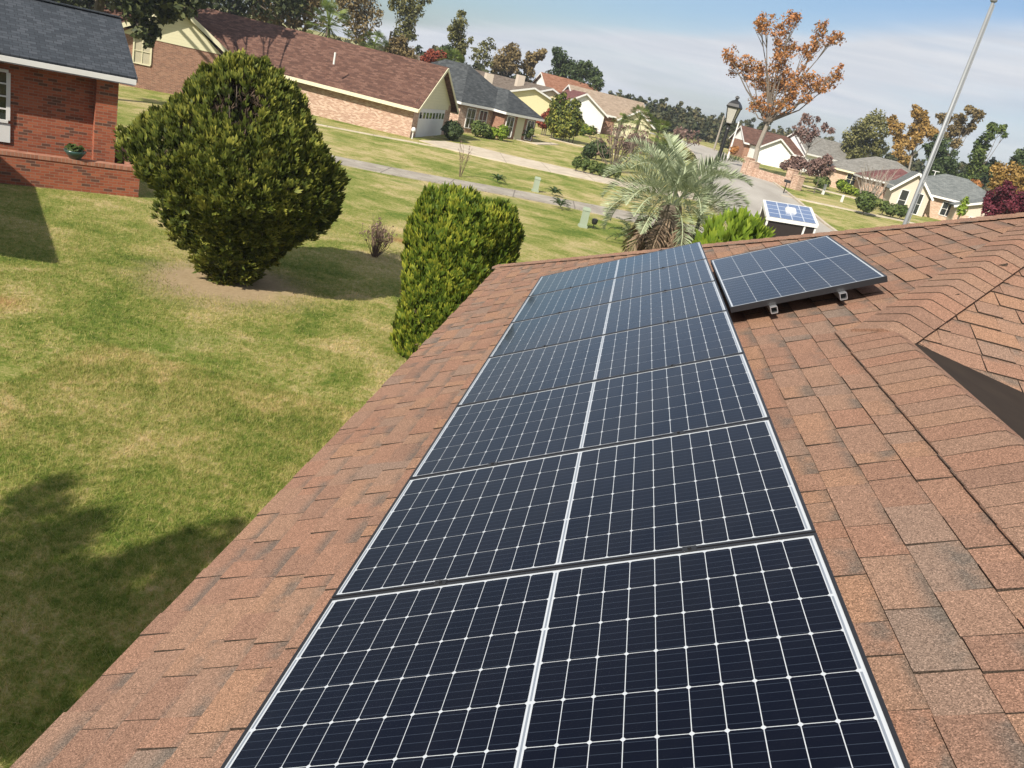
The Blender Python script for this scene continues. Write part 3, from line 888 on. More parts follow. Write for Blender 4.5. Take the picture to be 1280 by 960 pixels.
def hip_roof(root, f, x0, x1, y0, y1, ze, rise, mat, trim, ov=.45):
    x0 -= ov; x1 += ov; y0 -= ov; y1 += ov; h = min(x1 - x0, y1 - y0) / 2
    if x1 - x0 > y1 - y0: a, b = (x0 + h, (y0 + y1) / 2), (x1 - h, (y0 + y1) / 2)
    else: a, b = ((x0 + x1) / 2, y0 + h), ((x0 + x1) / 2, y1 - h)
    zr = ze + rise; mb = MB()
    c = [f(x0, y0, ze), f(x1, y0, ze), f(x1, y1, ze), f(x0, y1, ze)]; A, B = f(*a, zr), f(*b, zr)
    if x1 - x0 > y1 - y0: fs = ((c[0], c[1], B, A), (c[1], c[2], B), (c[2], c[3], A, B), (c[3], c[0], A))
    else: fs = ((c[0], c[1], A), (c[1], c[2], B, A), (c[2], c[3], B), (c[3], c[0], A, B))
    for q in fs: mb.face(q)
    mb.face([p - np.array([0, 0, .03]) for p in c[::-1]])
    r = mb.build('roof', mat, root); mb = MB()
    for i in range(4):
        mb.bar(c[i] - np.array([0, 0, .12]), c[(i + 1) % 4] - np.array([0, 0, .12]), .04, .2)
    mb.build('fascia', trim, root); return r
def window(root, f, x, y, z0, w, h, trim, along='x', out=-1, bars=(1, 1), name='window', fill=None):
    """a framed window on a wall; along = which house axis it runs on, out = which way it faces"""
    def p(s, d, z): return f(x + s, y + d * out, z) if along == 'x' else f(x + d * out, y + s, z)
    mb = MB(); b = .07
    up = (0, 0, 1)
    for a, c in ((p(0, .03, z0), p(w, .03, z0)), (p(0, .03, z0 + h), p(w, .03, z0 + h))): mb.bar(a, c, .09, b)
    for s in (0, w): mb.bar(p(s, .031, z0 + b / 2), p(s, .031, z0 + h - b / 2), .09, b, up=tuple(f.ey))
    for i in range(1, bars[0] + 1):
        zz = z0 + h * i / (bars[0] + 1); mb.bar(p(b / 2, .028, zz), p(w - b / 2, .028, zz), .06, .035)
    for i in range(1, bars[1] + 1):
        ss = w * i / (bars[1] + 1); mb.bar(p(ss, .026, z0 + b / 2), p(ss, .026, z0 + h - b / 2), .05, .03, up=tuple(f.ey))
    fr = mb.build(name, trim, root)
    g = MB(); q = [p(b / 2, .012, z0 + b / 2), p(w - b / 2, .012, z0 + b / 2), p(w - b / 2, .012, z0 + h - b / 2), p(b / 2, .012, z0 + h - b / 2)]
    g.face(q); g.build('pane', fill or M['glass_dark'], fr)
    return fr
def sheet(root, f, name, x, y, z0, w, h, mat, along='x', out=-1, d=.02):
    def p(s, dd, z): return f(x + s, y + dd * out, z) if along == 'x' else f(x + dd * out, y + s, z)
    mb = MB()
    q0 = [p(0, 0, z0), p(w, 0, z0), p(w, 0, z0 + h), p(0, 0, z0 + h)]; q1 = [p(0, d, z0), p(w, d, z0), p(w, d, z0 + h), p(0, d, z0 + h)]
    mb.face(q1)
    for i in range(4): mb.face((q0[i], q0[(i + 1) % 4], q1[(i + 1) % 4], q1[i]))
    return mb.build(name, mat, root)
def box_part(root, name, c, size, rz, mat, taper=1.):
    mb = MB(); mb.box(c, size, rz, 0, taper); return mb.build(name, mat, root)

# --- the red brick house on the left, with its walled court
A35 = R(42)
ze = -.33
eP = AT(170, 103, 1.); d_ = eP - CAM; eP = CAM + d_ * ((ze - .12 - CAM[2]) / d_[2])
f = Frame(eP, A35); lh_f = f
lh = thing('brick_house', 'red brick house with charcoal roof and white fascia at the left edge', 'house', (eP[0], eP[1], gz(eP[0], eP[1])))
OVL = .6; t_ = .40; RW = 3.15
rl = AT(141, 30, 1.) - CAM
walls(lh, f, -22, -.35, OVL, 2 * RW - OVL, -4.4, ze + .05, M['brick_red'])
mb = MB()
slab(mb, (f(-22.5, 0, ze), f(0, 0, ze), f(0, RW, ze + t_ * RW), f(-22.5, RW, ze + t_ * RW)), .1)
slab(mb, (f(-22.5, 2 * RW, ze), f(-22.5, RW, ze + t_ * RW), f(0, RW, ze + t_ * RW), f(0, 2 * RW, ze)), .1)
mb.bar(f(-22.5, RW, ze + t_ * RW + .02), f(.02, RW, ze + t_ * RW + .02), .26, .03)
lroof = mb.build('roof', M['roof_slate'], lh)
mb = MB()
mb.bar(f(-22.5, -.025, ze - .12), f(.0, -.025, ze - .12), .05, .13)
mb.face((f(-22.5, 0, ze - .22), f(0, 0, ze - .22), f(0, OVL, ze - .22), f(-22.5, OVL, ze - .22)))
mb.build('fascia', M['white_trim'], lh)
mb = MB()
for y in (-.02, 2 * RW + .02): mb.bar(f(.015, y, ze - .07), f(.015, RW, ze + t_ * RW - .07), .03, .13)
mb.build('rake_trim', M['roof_slate'], lh)
mb = MB()
mb.face((f(-.33, OVL, ze), f(-.33, 2 * RW - OVL, ze), f(-.33, RW, ze + t_ * RW - .3)))
mb.build('gable', M['siding_cream'], lh)
mb = MB(); mb.bar(f(-.62, OVL - .16, -4.4), f(-.62, OVL - .16, ze - .21), .52, .32, up=tuple(f.ey)); mb.build('pilaster', M['brick_red'], lh)
def hit(f, px, py, y):
    """where a photo point falls on the vertical plane y of a house frame: (x, z)"""
    d = ray(px, py); o = CAM - f.P; k = (y - o @ f.ey) / (d @ f.ey); p = o + d * k; return float(p @ f.ex), float(p[2])
wx1, wz1 = hit(f, 10.5, 89, OVL); wx2, wz2 = hit(f, 11, 152, OVL); _, wz3 = hit(f, 11, 178, OVL)
window(lh, f, wx1 - 2.1, OVL, wz2, 2.1, wz1 - wz2, M['white_trim'], bars=(3, 0))
sheet(lh, f, 'panel', wx1 - 2.15, OVL, wz3, 2.2, wz2 - wz3 - .05, M['white_trim'], d=.04)
# wing that comes towards us outside the picture and shades the lawn
wc = G(75, 329); off = (2.42) / math.tan(SUN_EL)
wcx, wcy = wc[0] - math.sin(SUN_AZ) * off, wc[1] - math.cos(SUN_AZ) * off
q = np.array([wcx, wcy, 0]) - f.P; wx, wy = q @ f.ex, q @ f.ey
walls(lh, f, wx - 8.5, wx - .5, wy + .5, OVL - .01, -4.4, wc[2] + 2.3, M['brick_red'])
zw = wc[2] + 2.42
mb = MB()
slab(mb, (f(wx, wy, zw), f(wx, .2, zw), f(wx - 4.6, .2, zw + 1.9), f(wx - 4.6, wy, zw + 1.9)), .1)
slab(mb, (f(wx - 9.2, wy, zw), f(wx - 4.6, wy, zw + 1.9), f(wx - 4.6, .2, zw + 1.9), f(wx - 9.2, .2, zw)), .1)
mb.build('roof', M['roof_slate'], lh)
mb = MB(); mb.face((f(wx - 8.5, wy + .49, zw - .1), f(wx - .5, wy + .49, zw - .1), f(wx - 4.6, wy + .49, zw + 1.6))); mb.build('gable', M['siding_cream'], lh)

# low brick wall in front
lw = Frame(G(173, 247), A35)
lwz = G(173, 247)[2]
lwo = thing('garden_wall', 'low red brick wall with a soldier course top before the brick house', 'wall', G(173, 247))
wt = lwz + .80
def run(mb, x0, x1, y0, y1, z0, z1):
    c = [(x0, y0), (x1, y0), (x1, y1), (x0, y1)]
    for i in range(4):
        a, b = c[i], c[(i + 1) % 4]; mb.face((lw(*a, z0), lw(*b, z0), lw(*b, z1), lw(*a, z1)))
    mb.face([lw(*p, z1) for p in c])
mb = MB(); run(mb, -10.5, 0, 0, .24, lwz - .6, wt - .1); run(mb, -.24, 0, .24, 3.0, lwz - .6, wt - .1); mb.build('wall_body', M['brick_red'], lwo)
m = brick_mat('soldier course brick', (.24, .085, .05), (.33, .13, .075), (.40, .18, .11), (.30, .22, .17), .085, .3)
mb = MB(); run(mb, -10.5, .02, -.02, .26, wt - .098, wt); run(mb, -.26, .02, .262, 3.0, wt - .098, wt); mb.build('wall_cap', m, lwo)
pc = lw(-1.55, .12, wt)
pot = thing('plant_pot', 'small dark green bowl of plants on the low brick wall', 'plant pot', pc)
mb = MB(); mb.lathe(pc, [(.12, 0), (.24, .16), (.27, .22), (.24, .22), (.2, .17)], 14); mb.build('bowl', plain('glazed green pot', (.03, .07, .06), .3, .5), pot, smooth=True)
V, T = leaf_cloud(rng, [(pc[0], pc[1], pc[2] + .27, .2, .2, .11)], 130, .07); quads('foliage', V, M['green'], T, pot)

# --- the long house with the red brown roof
gc = G(512, 172); zE = gc[2] + 2.42
f = Frame(gc, R(-4)); DP = 8.6; RS = 2.75
h2 = thing('brick_house', 'long brick house with red brown roof and a garage gable end', 'house', gc)
Lm = 21.5
walls(h2, f, -10.2, 0, 0, DP, gc[2] - 1.2, zE, M['brick_tan'])
walls(h2, f, -Lm, -10.2, 1.3, DP, gc[2] - 1.2, zE - .01, M['brick_brown'])
t2 = RS / (DP / 2)
gable_roof(h2, f, -Lm - 6, 0, 0, DP, zE, RS, M['roof_redbrown'], M['cream_trim'], .55, .5)
gable_end(h2, f, 0, -.1, DP + .1, zE, RS, M['siding_cream'], 1)
sheet(h2, f, 'beam', 0, .9, zE - .36, DP - 1.8, .4, M['cream_trim'], 'y', 1, .05)
gd = sheet(h2, f, 'garage_door', 0, 1.1, gc[2] - .1, DP - 2.6, 2.15, M['white_trim'], 'y', 1, .03)
mb = MB()
gw = (DP - 2.6) / 8
for i in range(8):
    a = 1.1 + gw * i + .12
    q = [f(.034, a, gc[2] + 1.35), f(.034, a + gw - .24, gc[2] + 1.35), f(.034, a + gw - .24, gc[2] + 1.78), f(.034, a, gc[2] + 1.78)]
    mb.face(q)
mb.build('pane', M['glass_dark'], gd)
# porch: door, lattice, windows
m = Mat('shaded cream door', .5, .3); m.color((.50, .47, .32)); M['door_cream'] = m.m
d = sheet(h2, f, 'door', -12.6, 1.3, gc[2] - .05, 1.5, 2.1, M['door_cream'], 'x', -1, .05)
mb = MB()
for a, b in (((-12.55, .1), (-11.2, .95)), ((-12.55, .95), (-11.2, .1))):
    mb.bar(f(a[0], 1.22, gc[2] + a[1]), f(b[0], 1.22, gc[2] + b[1]), .03, .06, up=tuple(f.ey))
for z in (.05, 1.0): mb.bar(f(-12.6, 1.225, gc[2] + z), f(-11.1, 1.225, gc[2] + z), .03, .06)
for x in (-12.7, -11.0): mb.bar(f(x, 1.2, gc[2] - .1), f(x, 1.2, gc[2] + 2.1), .08, .08, up=tuple(f.ey))
mb.build('door_grille', M['black_metal'], d)
for x in (-15.6, -14.1): window(h2, f, x, 1.3, gc[2] + .25, 1.2, 1.75, M['cream_trim'], bars=(1, 1))
for x in (-16.4, -13.05):
    mb = MB(); mb.bar(f(x, .1, gc[2] - .2), f(x, .1, zE - .3), .12, .12, up=tuple(f.ey)); mb.build('porch_post', M['cream_trim'], h2)
# left front gable wing
pA, pB = AT(285, 66, 59.), AT(142, 30, 59.)
zG = (pA[2] + pB[2]) / 2; apx = AT(228, 9, 59.)
wf = Frame(pB, math.atan2(pA[1] - pB[1], pA[0] - pB[0])); GW = float(np.hypot(*(pA - pB)[:2])); GR = apx[2] - zG
gzw = gz(pA[0], pA[1])
walls(h2, wf, .5, GW - .5, .5, 9, gzw - 1.5, zG, M['brick_brown'])
mb = MB()
xm = float((apx - pB) @ wf.ex)
slab(mb, (wf(0, 0, zG), wf(xm, 0, zG + GR), wf(xm, 12, zG + GR), wf(0, 12, zG)), .16)
slab(mb, (wf(GW, 0, zG), wf(GW, 12, zG), wf(xm, 12, zG + GR), wf(xm, 0, zG + GR)), .16)
mb.build('roof', M['roof_redbrown'], h2)
mb = MB()
for a, b in (((0, zG), (xm, zG + GR)), ((GW, zG), (xm, zG + GR))): mb.bar(wf(a[0], -.03, a[1] - .12), wf(b[0], -.03, b[1] - .12), .05, .26)
mb.build('fascia', M['cream_trim'], h2)
mb = MB(); mb.face((wf(.35, .46, zG - .32), wf(GW - .35, .46, zG - .32), wf(xm, .46, zG + GR - .15))); mb.build('gable', M['siding_cream'], h2)
window(h2, wf, 1.15, .5, zG - 1.9, 1.0, 1.5, M['cream_trim'], bars=(1, 1), fill=plain('drawn curtain', (.42, .38, .27), .8))
pv = AT(419, 67, 62.5)
mb = MB(); mb.lathe((pv[0], pv[1], pv[2] - .72), [(.07, 0), (.07, .8)], 8); mb.build('vent_pipe', M['white_trim'], h2)
g = G(515, 173.5)
pl = thing('path_light', 'small white globe post light by the garage corner', 'garden light', g)
mb = MB(); mb.lathe(g, [(.05, 0), (.045, .45)], 8); mb.build('post', M['white_trim'], pl)
mb = MB(); mb.lathe((g[0], g[1], g[2] + .45), [(.06, 0), (.15, .08), (.17, .2), (.1, .33), (.02, .36)], 10); mb.build('globe', M['white_trim'], pl, smooth=True)

# --- the dark grey hip roofed house
P3 = G(585, 166); f = Frame(P3, R(57)); z3 = P3[2] + 2.45
h3 = thing('brick_house', 'brick house with dark grey hip roof beyond the garage', 'house', P3)
walls(h3, f, -1.5, 6.4, 0, 11, P3[2] - 1.2, z3, M['brick_tan'])
walls(h3, f, 2.6, 6.9, -1.5, 7, P3[2] - 1.2, z3 - .01, M['brick_brown'])
hip_roof(h3, f, -1.5, 6.4, 0, 11, z3, 3.0, M['roof_dark'], M['white_trim'])
hip_roof(h3, f, 2.6, 7.0, -1.5, 8, z3 - .02, 1.75, M['roof_dark'], M['white_trim'])
for x in (-.6, .9): window(h3, f, x, 0, P3[2] + .4, 1.0, 1.65, M['white_trim'])
for x in (2.9, 5.7): window(h3, f, x, -1.5, P3[2] + .35, .95, 1.75, M['white_trim'])
sheet(h3, f, 'door', 4.3, -1.5, P3[2], 1.0, 2.2, M['door_cream'])
for x in (-1.5,): window(h3, f, x, 3, P3[2] + .5, 1.3, 1.6, M['white_trim'], 'y', -1)

# --- the cream house with two staggered gables
def wall_gable(root, f, x0, x1, y, z0, ze, rise, ov, depth, roof_mat, siding, trim):
    """a front facing gable volume running back from y"""
    xm = (x0 + x1) / 2; t = rise / (xm - x0)
    mb = MB(); mb.face((f(x0, y, z0), f(x1, y, z0), f(x1, y, ze), f(xm, y, ze + rise), f(x0, y, ze)))
    mb.face((f(x1, y, z0), f(x1, y + depth, z0), f(x1, y + depth, ze), f(x1, y, ze))); mb.face((f(x0, y + depth, z0), f(x0, y, z0), f(x0, y, ze), f(x0, y + depth, ze)))
    mb.build('wall', siding, root)
    mb = MB(); zo = ze - t * ov
    slab(mb, (f(x0 - ov, y - .4, zo + .05), f(xm, y - .4, ze + rise + .05), f(xm, y + depth, ze + rise + .05), f(x0 - ov, y + depth, zo + .05)), .15)
    slab(mb, (f(x1 + ov, y - .4, zo + .05), f(x1 + ov, y + depth, zo + .05), f(xm, y + depth, ze + rise + .05), f(xm, y - .4, ze + rise + .05)), .15)
    r = mb.build('roof', roof_mat, root); mb = MB()
    for a in (x0 - ov, x1 + ov): mb.bar(f(a, y - .43, zo - .08), f(xm, y - .43, ze + rise - .08), .05, .2)
    mb.build('fascia', trim, root); return r
D4 = 104.
a, b, c = AT(617, 113, D4), AT(640.6, 102.8, D4), AT(681, 138, D4)
f = Frame(FOOT(620, 113, D4), R(30)); base4 = gz(a[0], a[1])
h4 = thing('cream_house', 'pale yellow house with two staggered front gables and chimneys', 'house', (a[0], a[1], base4))
wall_gable(h4, f, 0, 9.4, 0, base4 - 1, c[2] + .75, b[2] - c[2] - .75, .4, 10, M['roof_brown'], M['siding_yellow'], M['white_trim'])
wall_gable(h4, f, 4.6, 12.6, 3.5, base4 - 1, c[2] + 1.1, b[2] - c[2] - .7, .4, 9, M['roof_brown'], M['siding_yellow'], M['white_trim'])
walls(h4, f, -8, 0, 3, 10, base4 - 1, c[2] + .6, M['brick_tan'])
r4 = gable_roof(h4, f, -9, 9, 3, 13, c[2] + .7, b[2] - c[2] - .3, M['roof_brown'], M['white_trim'])
for px, py, D, hh in ((612, 92, 106, 2.6), (651.5, 94, 108, 2.2)):
    p = AT(px, py, D); box_part(r4, 'chimney', (p[0], p[1], p[2] - hh / 2), (.9, .9, hh), R(30), M['siding_tan'])

# --- houses farther along
def simple_house(name, label, P, ang, L, Wd, h, rise, wall, roof, siding, trim, hip=False, base=None, wins=(), ov=.45, endwins=()):
    f = Frame(P, ang); z0 = base if base is not None else gz(P[0], P[1])
    t = thing(name, label, 'house', (P[0], P[1], z0))
    walls(t, f, 0, L, 0, Wd, z0 - 1.2, z0 + h, wall)
    if hip: r = hip_roof(t, f, 0, L, 0, Wd, z0 + h, rise, roof, trim, ov)
    else:
        r = gable_roof(t, f, 0, L, 0, Wd, z0 + h, rise, roof, trim, ov)
        gable_end(t, f, L, 0, Wd, z0 + h, rise, siding, 1); gable_end(t, f, 0, 0, Wd, z0 + h, rise, siding, -1)
    for x, z, w, hh in wins: window(t, f, x, 0, z0 + z, w, hh, trim)
    for y, z, w, hh in endwins: window(t, f, 0, y, z0 + z, w, hh, trim, 'y', -1)
    return t, f, z0, r
P = FOOT(690, 116, 118)
simple_house('brick_house', 'house with terracotta roof peeking above the tall arborvitae', P, R(28), 8, 10, 3.1, 2.9, M['brick_brown'], M['roof_terra'], M['siding_white'], M['white_trim'])
P = FOOT(722, 133, 112)
t, f, z0, r = simple_house('white_house', 'house with beige roof and a white gable with maroon slope', P, R(24), 10.5, 9, 2.9, 2.3, M['brick_brown'], M['roof_beige'], M['siding_white'], M['white_trim'])
wall_gable(t, f, -3.2, 3.2, -2.0, z0 - 1, z0 + 2.7, 1.9, .4, 7, M['roof_maroon'], M['siding_white'], M['white_trim'])
wall_gable(t, f, 5.6, 10.4, -1.2, z0 - 1, z0 + 2.6, 1.5, .4, 6, M['roof_beige'], M['siding_cream'], M['white_trim'])

# right of the street
P = FOOT(924, 205, 130)
t, f, z0, r = simple_house('white_house', 'white gabled house with red brown roof behind the orange tree', P, R(8), 8.5, 9, 2.5, 2.0, M['brick_brown'], M['roof_redbrown'], M['siding_white'], M['white_trim'])
Q = FOOT(957, 205, 128); q = Q - f.P; x_ = float(q @ f.ex); y_ = float(q @ f.ey)
wall_gable(t, f, x_ - 2.2, x_ + 2.2, y_ - 3, z0 - 1, z0 + 2.5, 1.45, .4, 10, M['roof_redbrown'], M['siding_white'], M['white_trim'])
P = FOOT(1004, 205, 132)
simple_house('white_house', 'white sided house showing only its gable and grey roof', P, R(26), 9, 8, 3.0, 2.3, M['siding_white'], M['roof_grey'], M['siding_white'], M['white_trim'])
P = FOOT(1022, 225, 106)
simple_house('brick_house', 'long low brick house with weathered grey roof', P, R(-12), 13.5, 11, 2.3, 2.3, M['brick_buff'], M['roof_grey'], M['brick_buff'], M['cream_trim'], True, wins=((3, .8, 1.2, 1.2), (8, .8, 1.2, 1.2)))
P = FOOT(1072, 246, 100)
simple_house('brick_house', 'low brick house with maroon roof between the grey roofs', P, R(-6), 8, 8, 2.2, 1.7, M['brick_tan'], M['roof_maroon'], M['brick_tan'], M['white_trim'], True)
# the grey green roofed house at right
P = FOOT(1116, 247, 92); 
t, f, z0, r = simple_house('stone_house', 'buff house with grey green roof and porch gable by the hedges', P, R(-10), 11.2, 9, 2.3, 2.2, M['brick_buff'], M['roof_sage'], M['siding_tan'], M['white_trim'], True, wins=((4.6, .6, 1.1, 1.3),))
wall_gable(t, f, -.4, 3.0, -1.6, z0 - 1, z0 + 2.2, 1.75, .35, 6, M['roof_sage'], M['siding_tan'], M['white_trim'])
for x in (.35, 1.7): window(t, f, x, -1.6, z0 + .1, .75, 2.0, M['white_trim'], bars=(1, 0))
wall_gable(t, f, 5.4, 12.2, -3.2, z0 - 1, z0 + 2.0, 1.35, .4, 8, M['roof_sage'], M['siding_tan'], M['white_trim'])
walls(t, f, 5.38, 12.22, -3.225, -3.2, z0 - 1, z0 + 1.2, M['brick_buff'], 'brick_skirt')
window(t, f, 6.7, -3.23, z0 + .25, .9, .95, M['white_trim']); window(t, f, 9.9, -3.23, z0 + .3, .8, .95, M['white_trim'], fill=M['siding_white'])
p = AT(1191, 226, 99); box_part(r, 'chimney', (p[0], p[1], p[2] - 1.), (1.1, .8, 2.0), R(-10), M['brick_buff'])
p = AT(1170, 214, 97); mb = MB(); mb.tube([(p[0], p[1], p[2] - 1.6), p], .04, 6); mb.bar(p - f.ex * .35, p + f.ex * .35, .04, .05); mb.build('aerial', M['white_trim'], t)

# brick entrance wall by the road
eb = FOOT(938, 209, 93.); ec = FOOT(990, 231, 88.)
f = Frame(eb, math.atan2(ec[1] - eb[1], ec[0] - eb[0])); Lw = float(np.hypot(*(ec - eb)[:2])); zb = (eb[2] + ec[2]) / 2
ew = thing('entrance_wall', 'low pink brick entrance wall with square piers beside the road', 'wall', (eb[0], eb[1], zb))
mb = MB()
mb.bar(f(.4, 0, zb + .2), f(Lw - .4, 0, zb + .2), .28, 1.4); mb.build('wall_body', M['brick_tan'], ew)
for x, h_ in ((-.5, 1.7), (.45, 1.45), (Lw - .45, 1.75), (Lw + .6, 1.35)):
    p = f(x, 0, zb + h_ / 2 - .3); box_part(ew, 'pier', p, (.85, .75, h_ + .6), f.a, M['brick_tan']); box_part(ew, 'pier_cap', p + np.array([0, 0, h_ / 2 + .34]), (.95, .85, .08), f.a, M['brick_buff'])

# ================================================================== SMALL THINGS OUTDOORS
def pedestal(P, h, label):
    t = thing('utility_pedestal', label, 'utility box', P, 'pale green utility pedestals on the lawn')
    mb = MB(); mb.box((P[0], P[1], P[2] + h * .41), (.27, .27, h * .86), R(20), 0, .94); mb.build('body', M['pale_green'], t)
    mb = MB(); mb.box((P[0], P[1], P[2] + h * .92), (.30, .30, h * .15), R(20), 0, .82); mb.build('cap', M['pale_green'], t)
    mb = MB(); mb.box((P[0], P[1], P[2] + .04), (.34, .34, .12), R(20)); mb.build('base', M['pale_green'], t)
pedestal(G(668.5, 239.5), .78, 'pale green pedestal on the far side of the grey driveway')
pedestal(G(728, 284), .86, 'pale green pedestal on the near side of the grey driveway')
p = G(741, 286)
t = thing('garden_spotlight', 'small black garden spotlight near the closer pedestal', 'garden light', p)
mb = MB(); mb.lathe(p, [(.02, 0), (.02, .25)], 6); mb.build('stake', M['black_metal'], t)
mb = MB(); mb.lathe((p[0], p[1], p[2] + .2), [(.09, 0), (.13, .1), (.13, .22), (.05, .25)], 10); mb.build('housing', M['black_metal'], t)

# lamp post
lp = FOOT(889, 228, 26.0); top = AT(921, 121, 26.0); zt = float(top[2])
lamp = thing('lamp_post', 'black lantern lamp post behind the blue green palm', 'street lamp', lp)
mb = MB(); mb.lathe(lp, [(.14, 0), (.14, .25), (.10, .3), (.085, .8), (.065, .9), (.055, zt - lp[2] - .95), (.075, zt - lp[2] - .93), (.05, zt - lp[2] - .88), (.05, zt - lp[2] - .82)], 12); mb.build('post', M['black_metal'], lamp, smooth=False)
L0 = np.array([lp[0], lp[1], zt - .82]); 
mb = MB(); mb.lathe(L0, [(.04, 0), (.10, .03), (.145, .05), (.145, .075)], 4, rz=.4); mb.build('lantern_base', M['black_metal'], lamp)
mb = MB(); mb.lathe(L0, [(.26, .50), (.27, .54), (.22, .62), (.13, .70), (.05, .73), (.05, .78), (.075, .79), (.06, .83), (.02, .85)], 4, rz=.4); mb.build('lantern_cap', M['black_metal'], lamp)
mb = MB(); mb.lathe(L0, [(.115, .075), (.215, .50)], 4, rz=.4); gl = mb.build('lantern_glass', M['lamp_glass'], lamp)
mb = MB()
for k in range(4):
    a = .4 + k * math.pi / 2; mb.bar(L0 + np.array([.132 * math.cos(a), .132 * math.sin(a), .07]), L0 + np.array([(.225) * math.cos(a), .225 * math.sin(a), .51]), .02, .02)
mb.build('lantern_bars', M['black_metal'], lamp)

# flagpole beyond the roof
fp = FOOT(1132, 277, 17.5); ft = AT(1239, 3, 17.5)
t = thing('flagpole', 'tall bare silver flagpole rising behind the roof', 'flagpole', fp)
H_ = float(ft[2] - fp[2])
mb = MB(); mb.lathe(fp, [(.041, 0), (.039, H_ * .5), (.028, H_)], 12); mb.build('pole', M['galv'], t, smooth=True)
mb = MB(); mb.lathe((fp[0], fp[1], fp[2] + H_), [(.025, 0), (.058, .02), (.058, .07), (.02, .1)], 10); mb.build('truck', M['galv'], t, smooth=True)
mb = MB(); e_ = np.array([.062, -.025, 0]); mb.tube([fp + e_ + np.array([0, 0, 1.]), fp + e_ * .6 + np.array([0, 0, H_ - .03])], .012, 5); mb.build('halyard', M['galv'], t)

# dark box trailer with a sloping, panel covered top, by the street
kA, kB, kC, kD = AT(960, 271, 36.), AT(1022, 281, 36.6), AT(1005, 258, 39.2), AT(955, 250, 38.6)
kC = kB + (kD - kA)
kz = gz(kA[0], kA[1])
t = thing('utility_trailer', 'dark box trailer with a white edged solar top beyond the roof', 'trailer', (kA[0], kA[1], kz))
m = Mat('dark brown trailer skin', .5, .3); m.color((.022, .016, .014))
ka = math.atan2(kB[1] - kA[1], kB[0] - kA[0])
dn = np.array([0, 0, -.12]); q4 = [kA, kB, kC, kD]
mb = MB()
ins = [p + (sum(q4) / 4 - p) * .03 + dn for p in q4]
for i in range(4):
    a_, b_ = ins[i], ins[(i + 1) % 4]; mb.face((np.array([a_[0], a_[1], kz + .4]), np.array([b_[0], b_[1], kz + .4]), b_, a_))
mb.face([np.array([p[0], p[1], kz + .4]) for p in ins[::-1]])
mb.build('body', m.m, t)
mb = MB()
for i in range(4): mb.bar(q4[i] - np.array([0, 0, .06]), q4[(i + 1) % 4] - np.array([0, 0, .06]), .11, .14)
for p in (ins[0], ins[1], ins[0] * .22 + ins[1] * .78, ins[3]):
    mb.bar(np.array([p[0], p[1], kz + .4]), p + np.array([0, 0, .05]), .07, .07, up=(1, .2, 0))
mb.build('rim', M['white_trim'], t)
m = Mat('pale blue panel', .16, .5)
uv = m.n('ShaderNodeUVMap').outputs[0]
b = m.n('ShaderNodeTexBrick'); b.offset = 0; b.inputs['Scale'].default_value = 1; b.inputs['Brick Width'].default_value = .25; b.inputs['Row Height'].default_value = .25; b.inputs['Mortar Size'].default_value = .012
b.inputs['Color1'].default_value = (.06, .11, .24, 1); b.inputs['Color2'].default_value = (.09, .15, .29, 1); b.inputs['Mortar'].default_value = (.5, .54, .6, 1)
m.l(uv, b.inputs['Vector']); m.color(b.outputs['Color']); m.b.inputs['Coat Weight'].default_value = .8
mb = MB(); mb.face([p + (sum(q4) / 4 - p) * .05 + np.array([0, 0, .012]) for p in q4], 0, [(0, 0), (1, 0), (1, 1), (0, 1)]); mb.build('solar_top', m.m, t)
kn = unit(np.cross(kB - kA, kD - kA)); c_ = kA + (kB - kA) * .52 + (kD - kA) * .55
mb = MB(); h1, h2_ = (kB - kA) * .11, (kD - kA) * .10
q_ = [c_ - h1 - h2_, c_ + h1 - h2_, c_ + h1 + h2_, c_ - h1 + h2_]; u_ = [c_ + (p - c_) * .8 + kn * .12 for p in q_]
mb.face(u_)
for i in range(4): mb.face((q_[i], q_[(i + 1) % 4], u_[(i + 1) % 4], u_[i]))
mb.build('white_block', M['white_trim'], t)  # small raised white patch near the middle of the sloping top
for s_, e_ in ((ins[0], ins[3]), (ins[1], ins[2])):
    for k in (.4, .62):
        p = s_ + (e_ - s_) * k; P_ = np.array([p[0], p[1], kz + .33]); dx = unit(kB - kA) * .1; dx[2] = 0
        mb = MB(); mb.tube([P_ - dx, P_ + dx], .33, 14); mb.build('wheel', M['black_metal'], t)

# mailboxes and posts across the road
for q, h_, w_, lab in (((1028, 243), .95, .22, 'taller white post by the white path across the road'), ((1051.5, 252.5), .6, .18, 'shorter white post by the white path across the road')):
    p = G(*q); mb = MB(); mb.box((p[0], p[1], p[2] + h_ / 2), (w_, w_, h_), .3, 0, .94); mb.box((p[0], p[1], p[2] + h_ + .03), (w_ * 1.15, w_ * 1.15, .06), .3, 0, .5)
    o = mb.build('bollard', M['white_trim'], origin=p); tag(o, lab, 'post', 'white posts across the road')
p = G(979, 242)
t = thing('mailbox', 'black roadside mailbox on a thin post below the entrance wall', 'mailbox', p)
mb = MB(); mb.box((p[0], p[1], p[2] + .5), (.07, .07, 1.0), .2); mb.build('post', M['black_metal'], t)
mb = MB()
for k in range(8):
    a, b = math.pi * k / 8, math.pi * (k + 1) / 8
    for s in (0,):
        q = [(p[0] - .28, p[1] + .12 * math.cos(a), p[2] + 1.13 + .12 * math.sin(a)), (p[0] + .28, p[1] + .12 * math.cos(a), p[2] + 1.13 + .12 * math.sin(a)), (p[0] + .28, p[1] + .12 * math.cos(b), p[2] + 1.13 + .12 * math.sin(b)), (p[0] - .28, p[1] + .12 * math.cos(b), p[2] + 1.13 + .12 * math.sin(b))]
        mb.face(q)
mb.box((p[0], p[1], p[2] + 1.07), (.56, .24, .13)); mb.build('box', M['black_metal'], t)

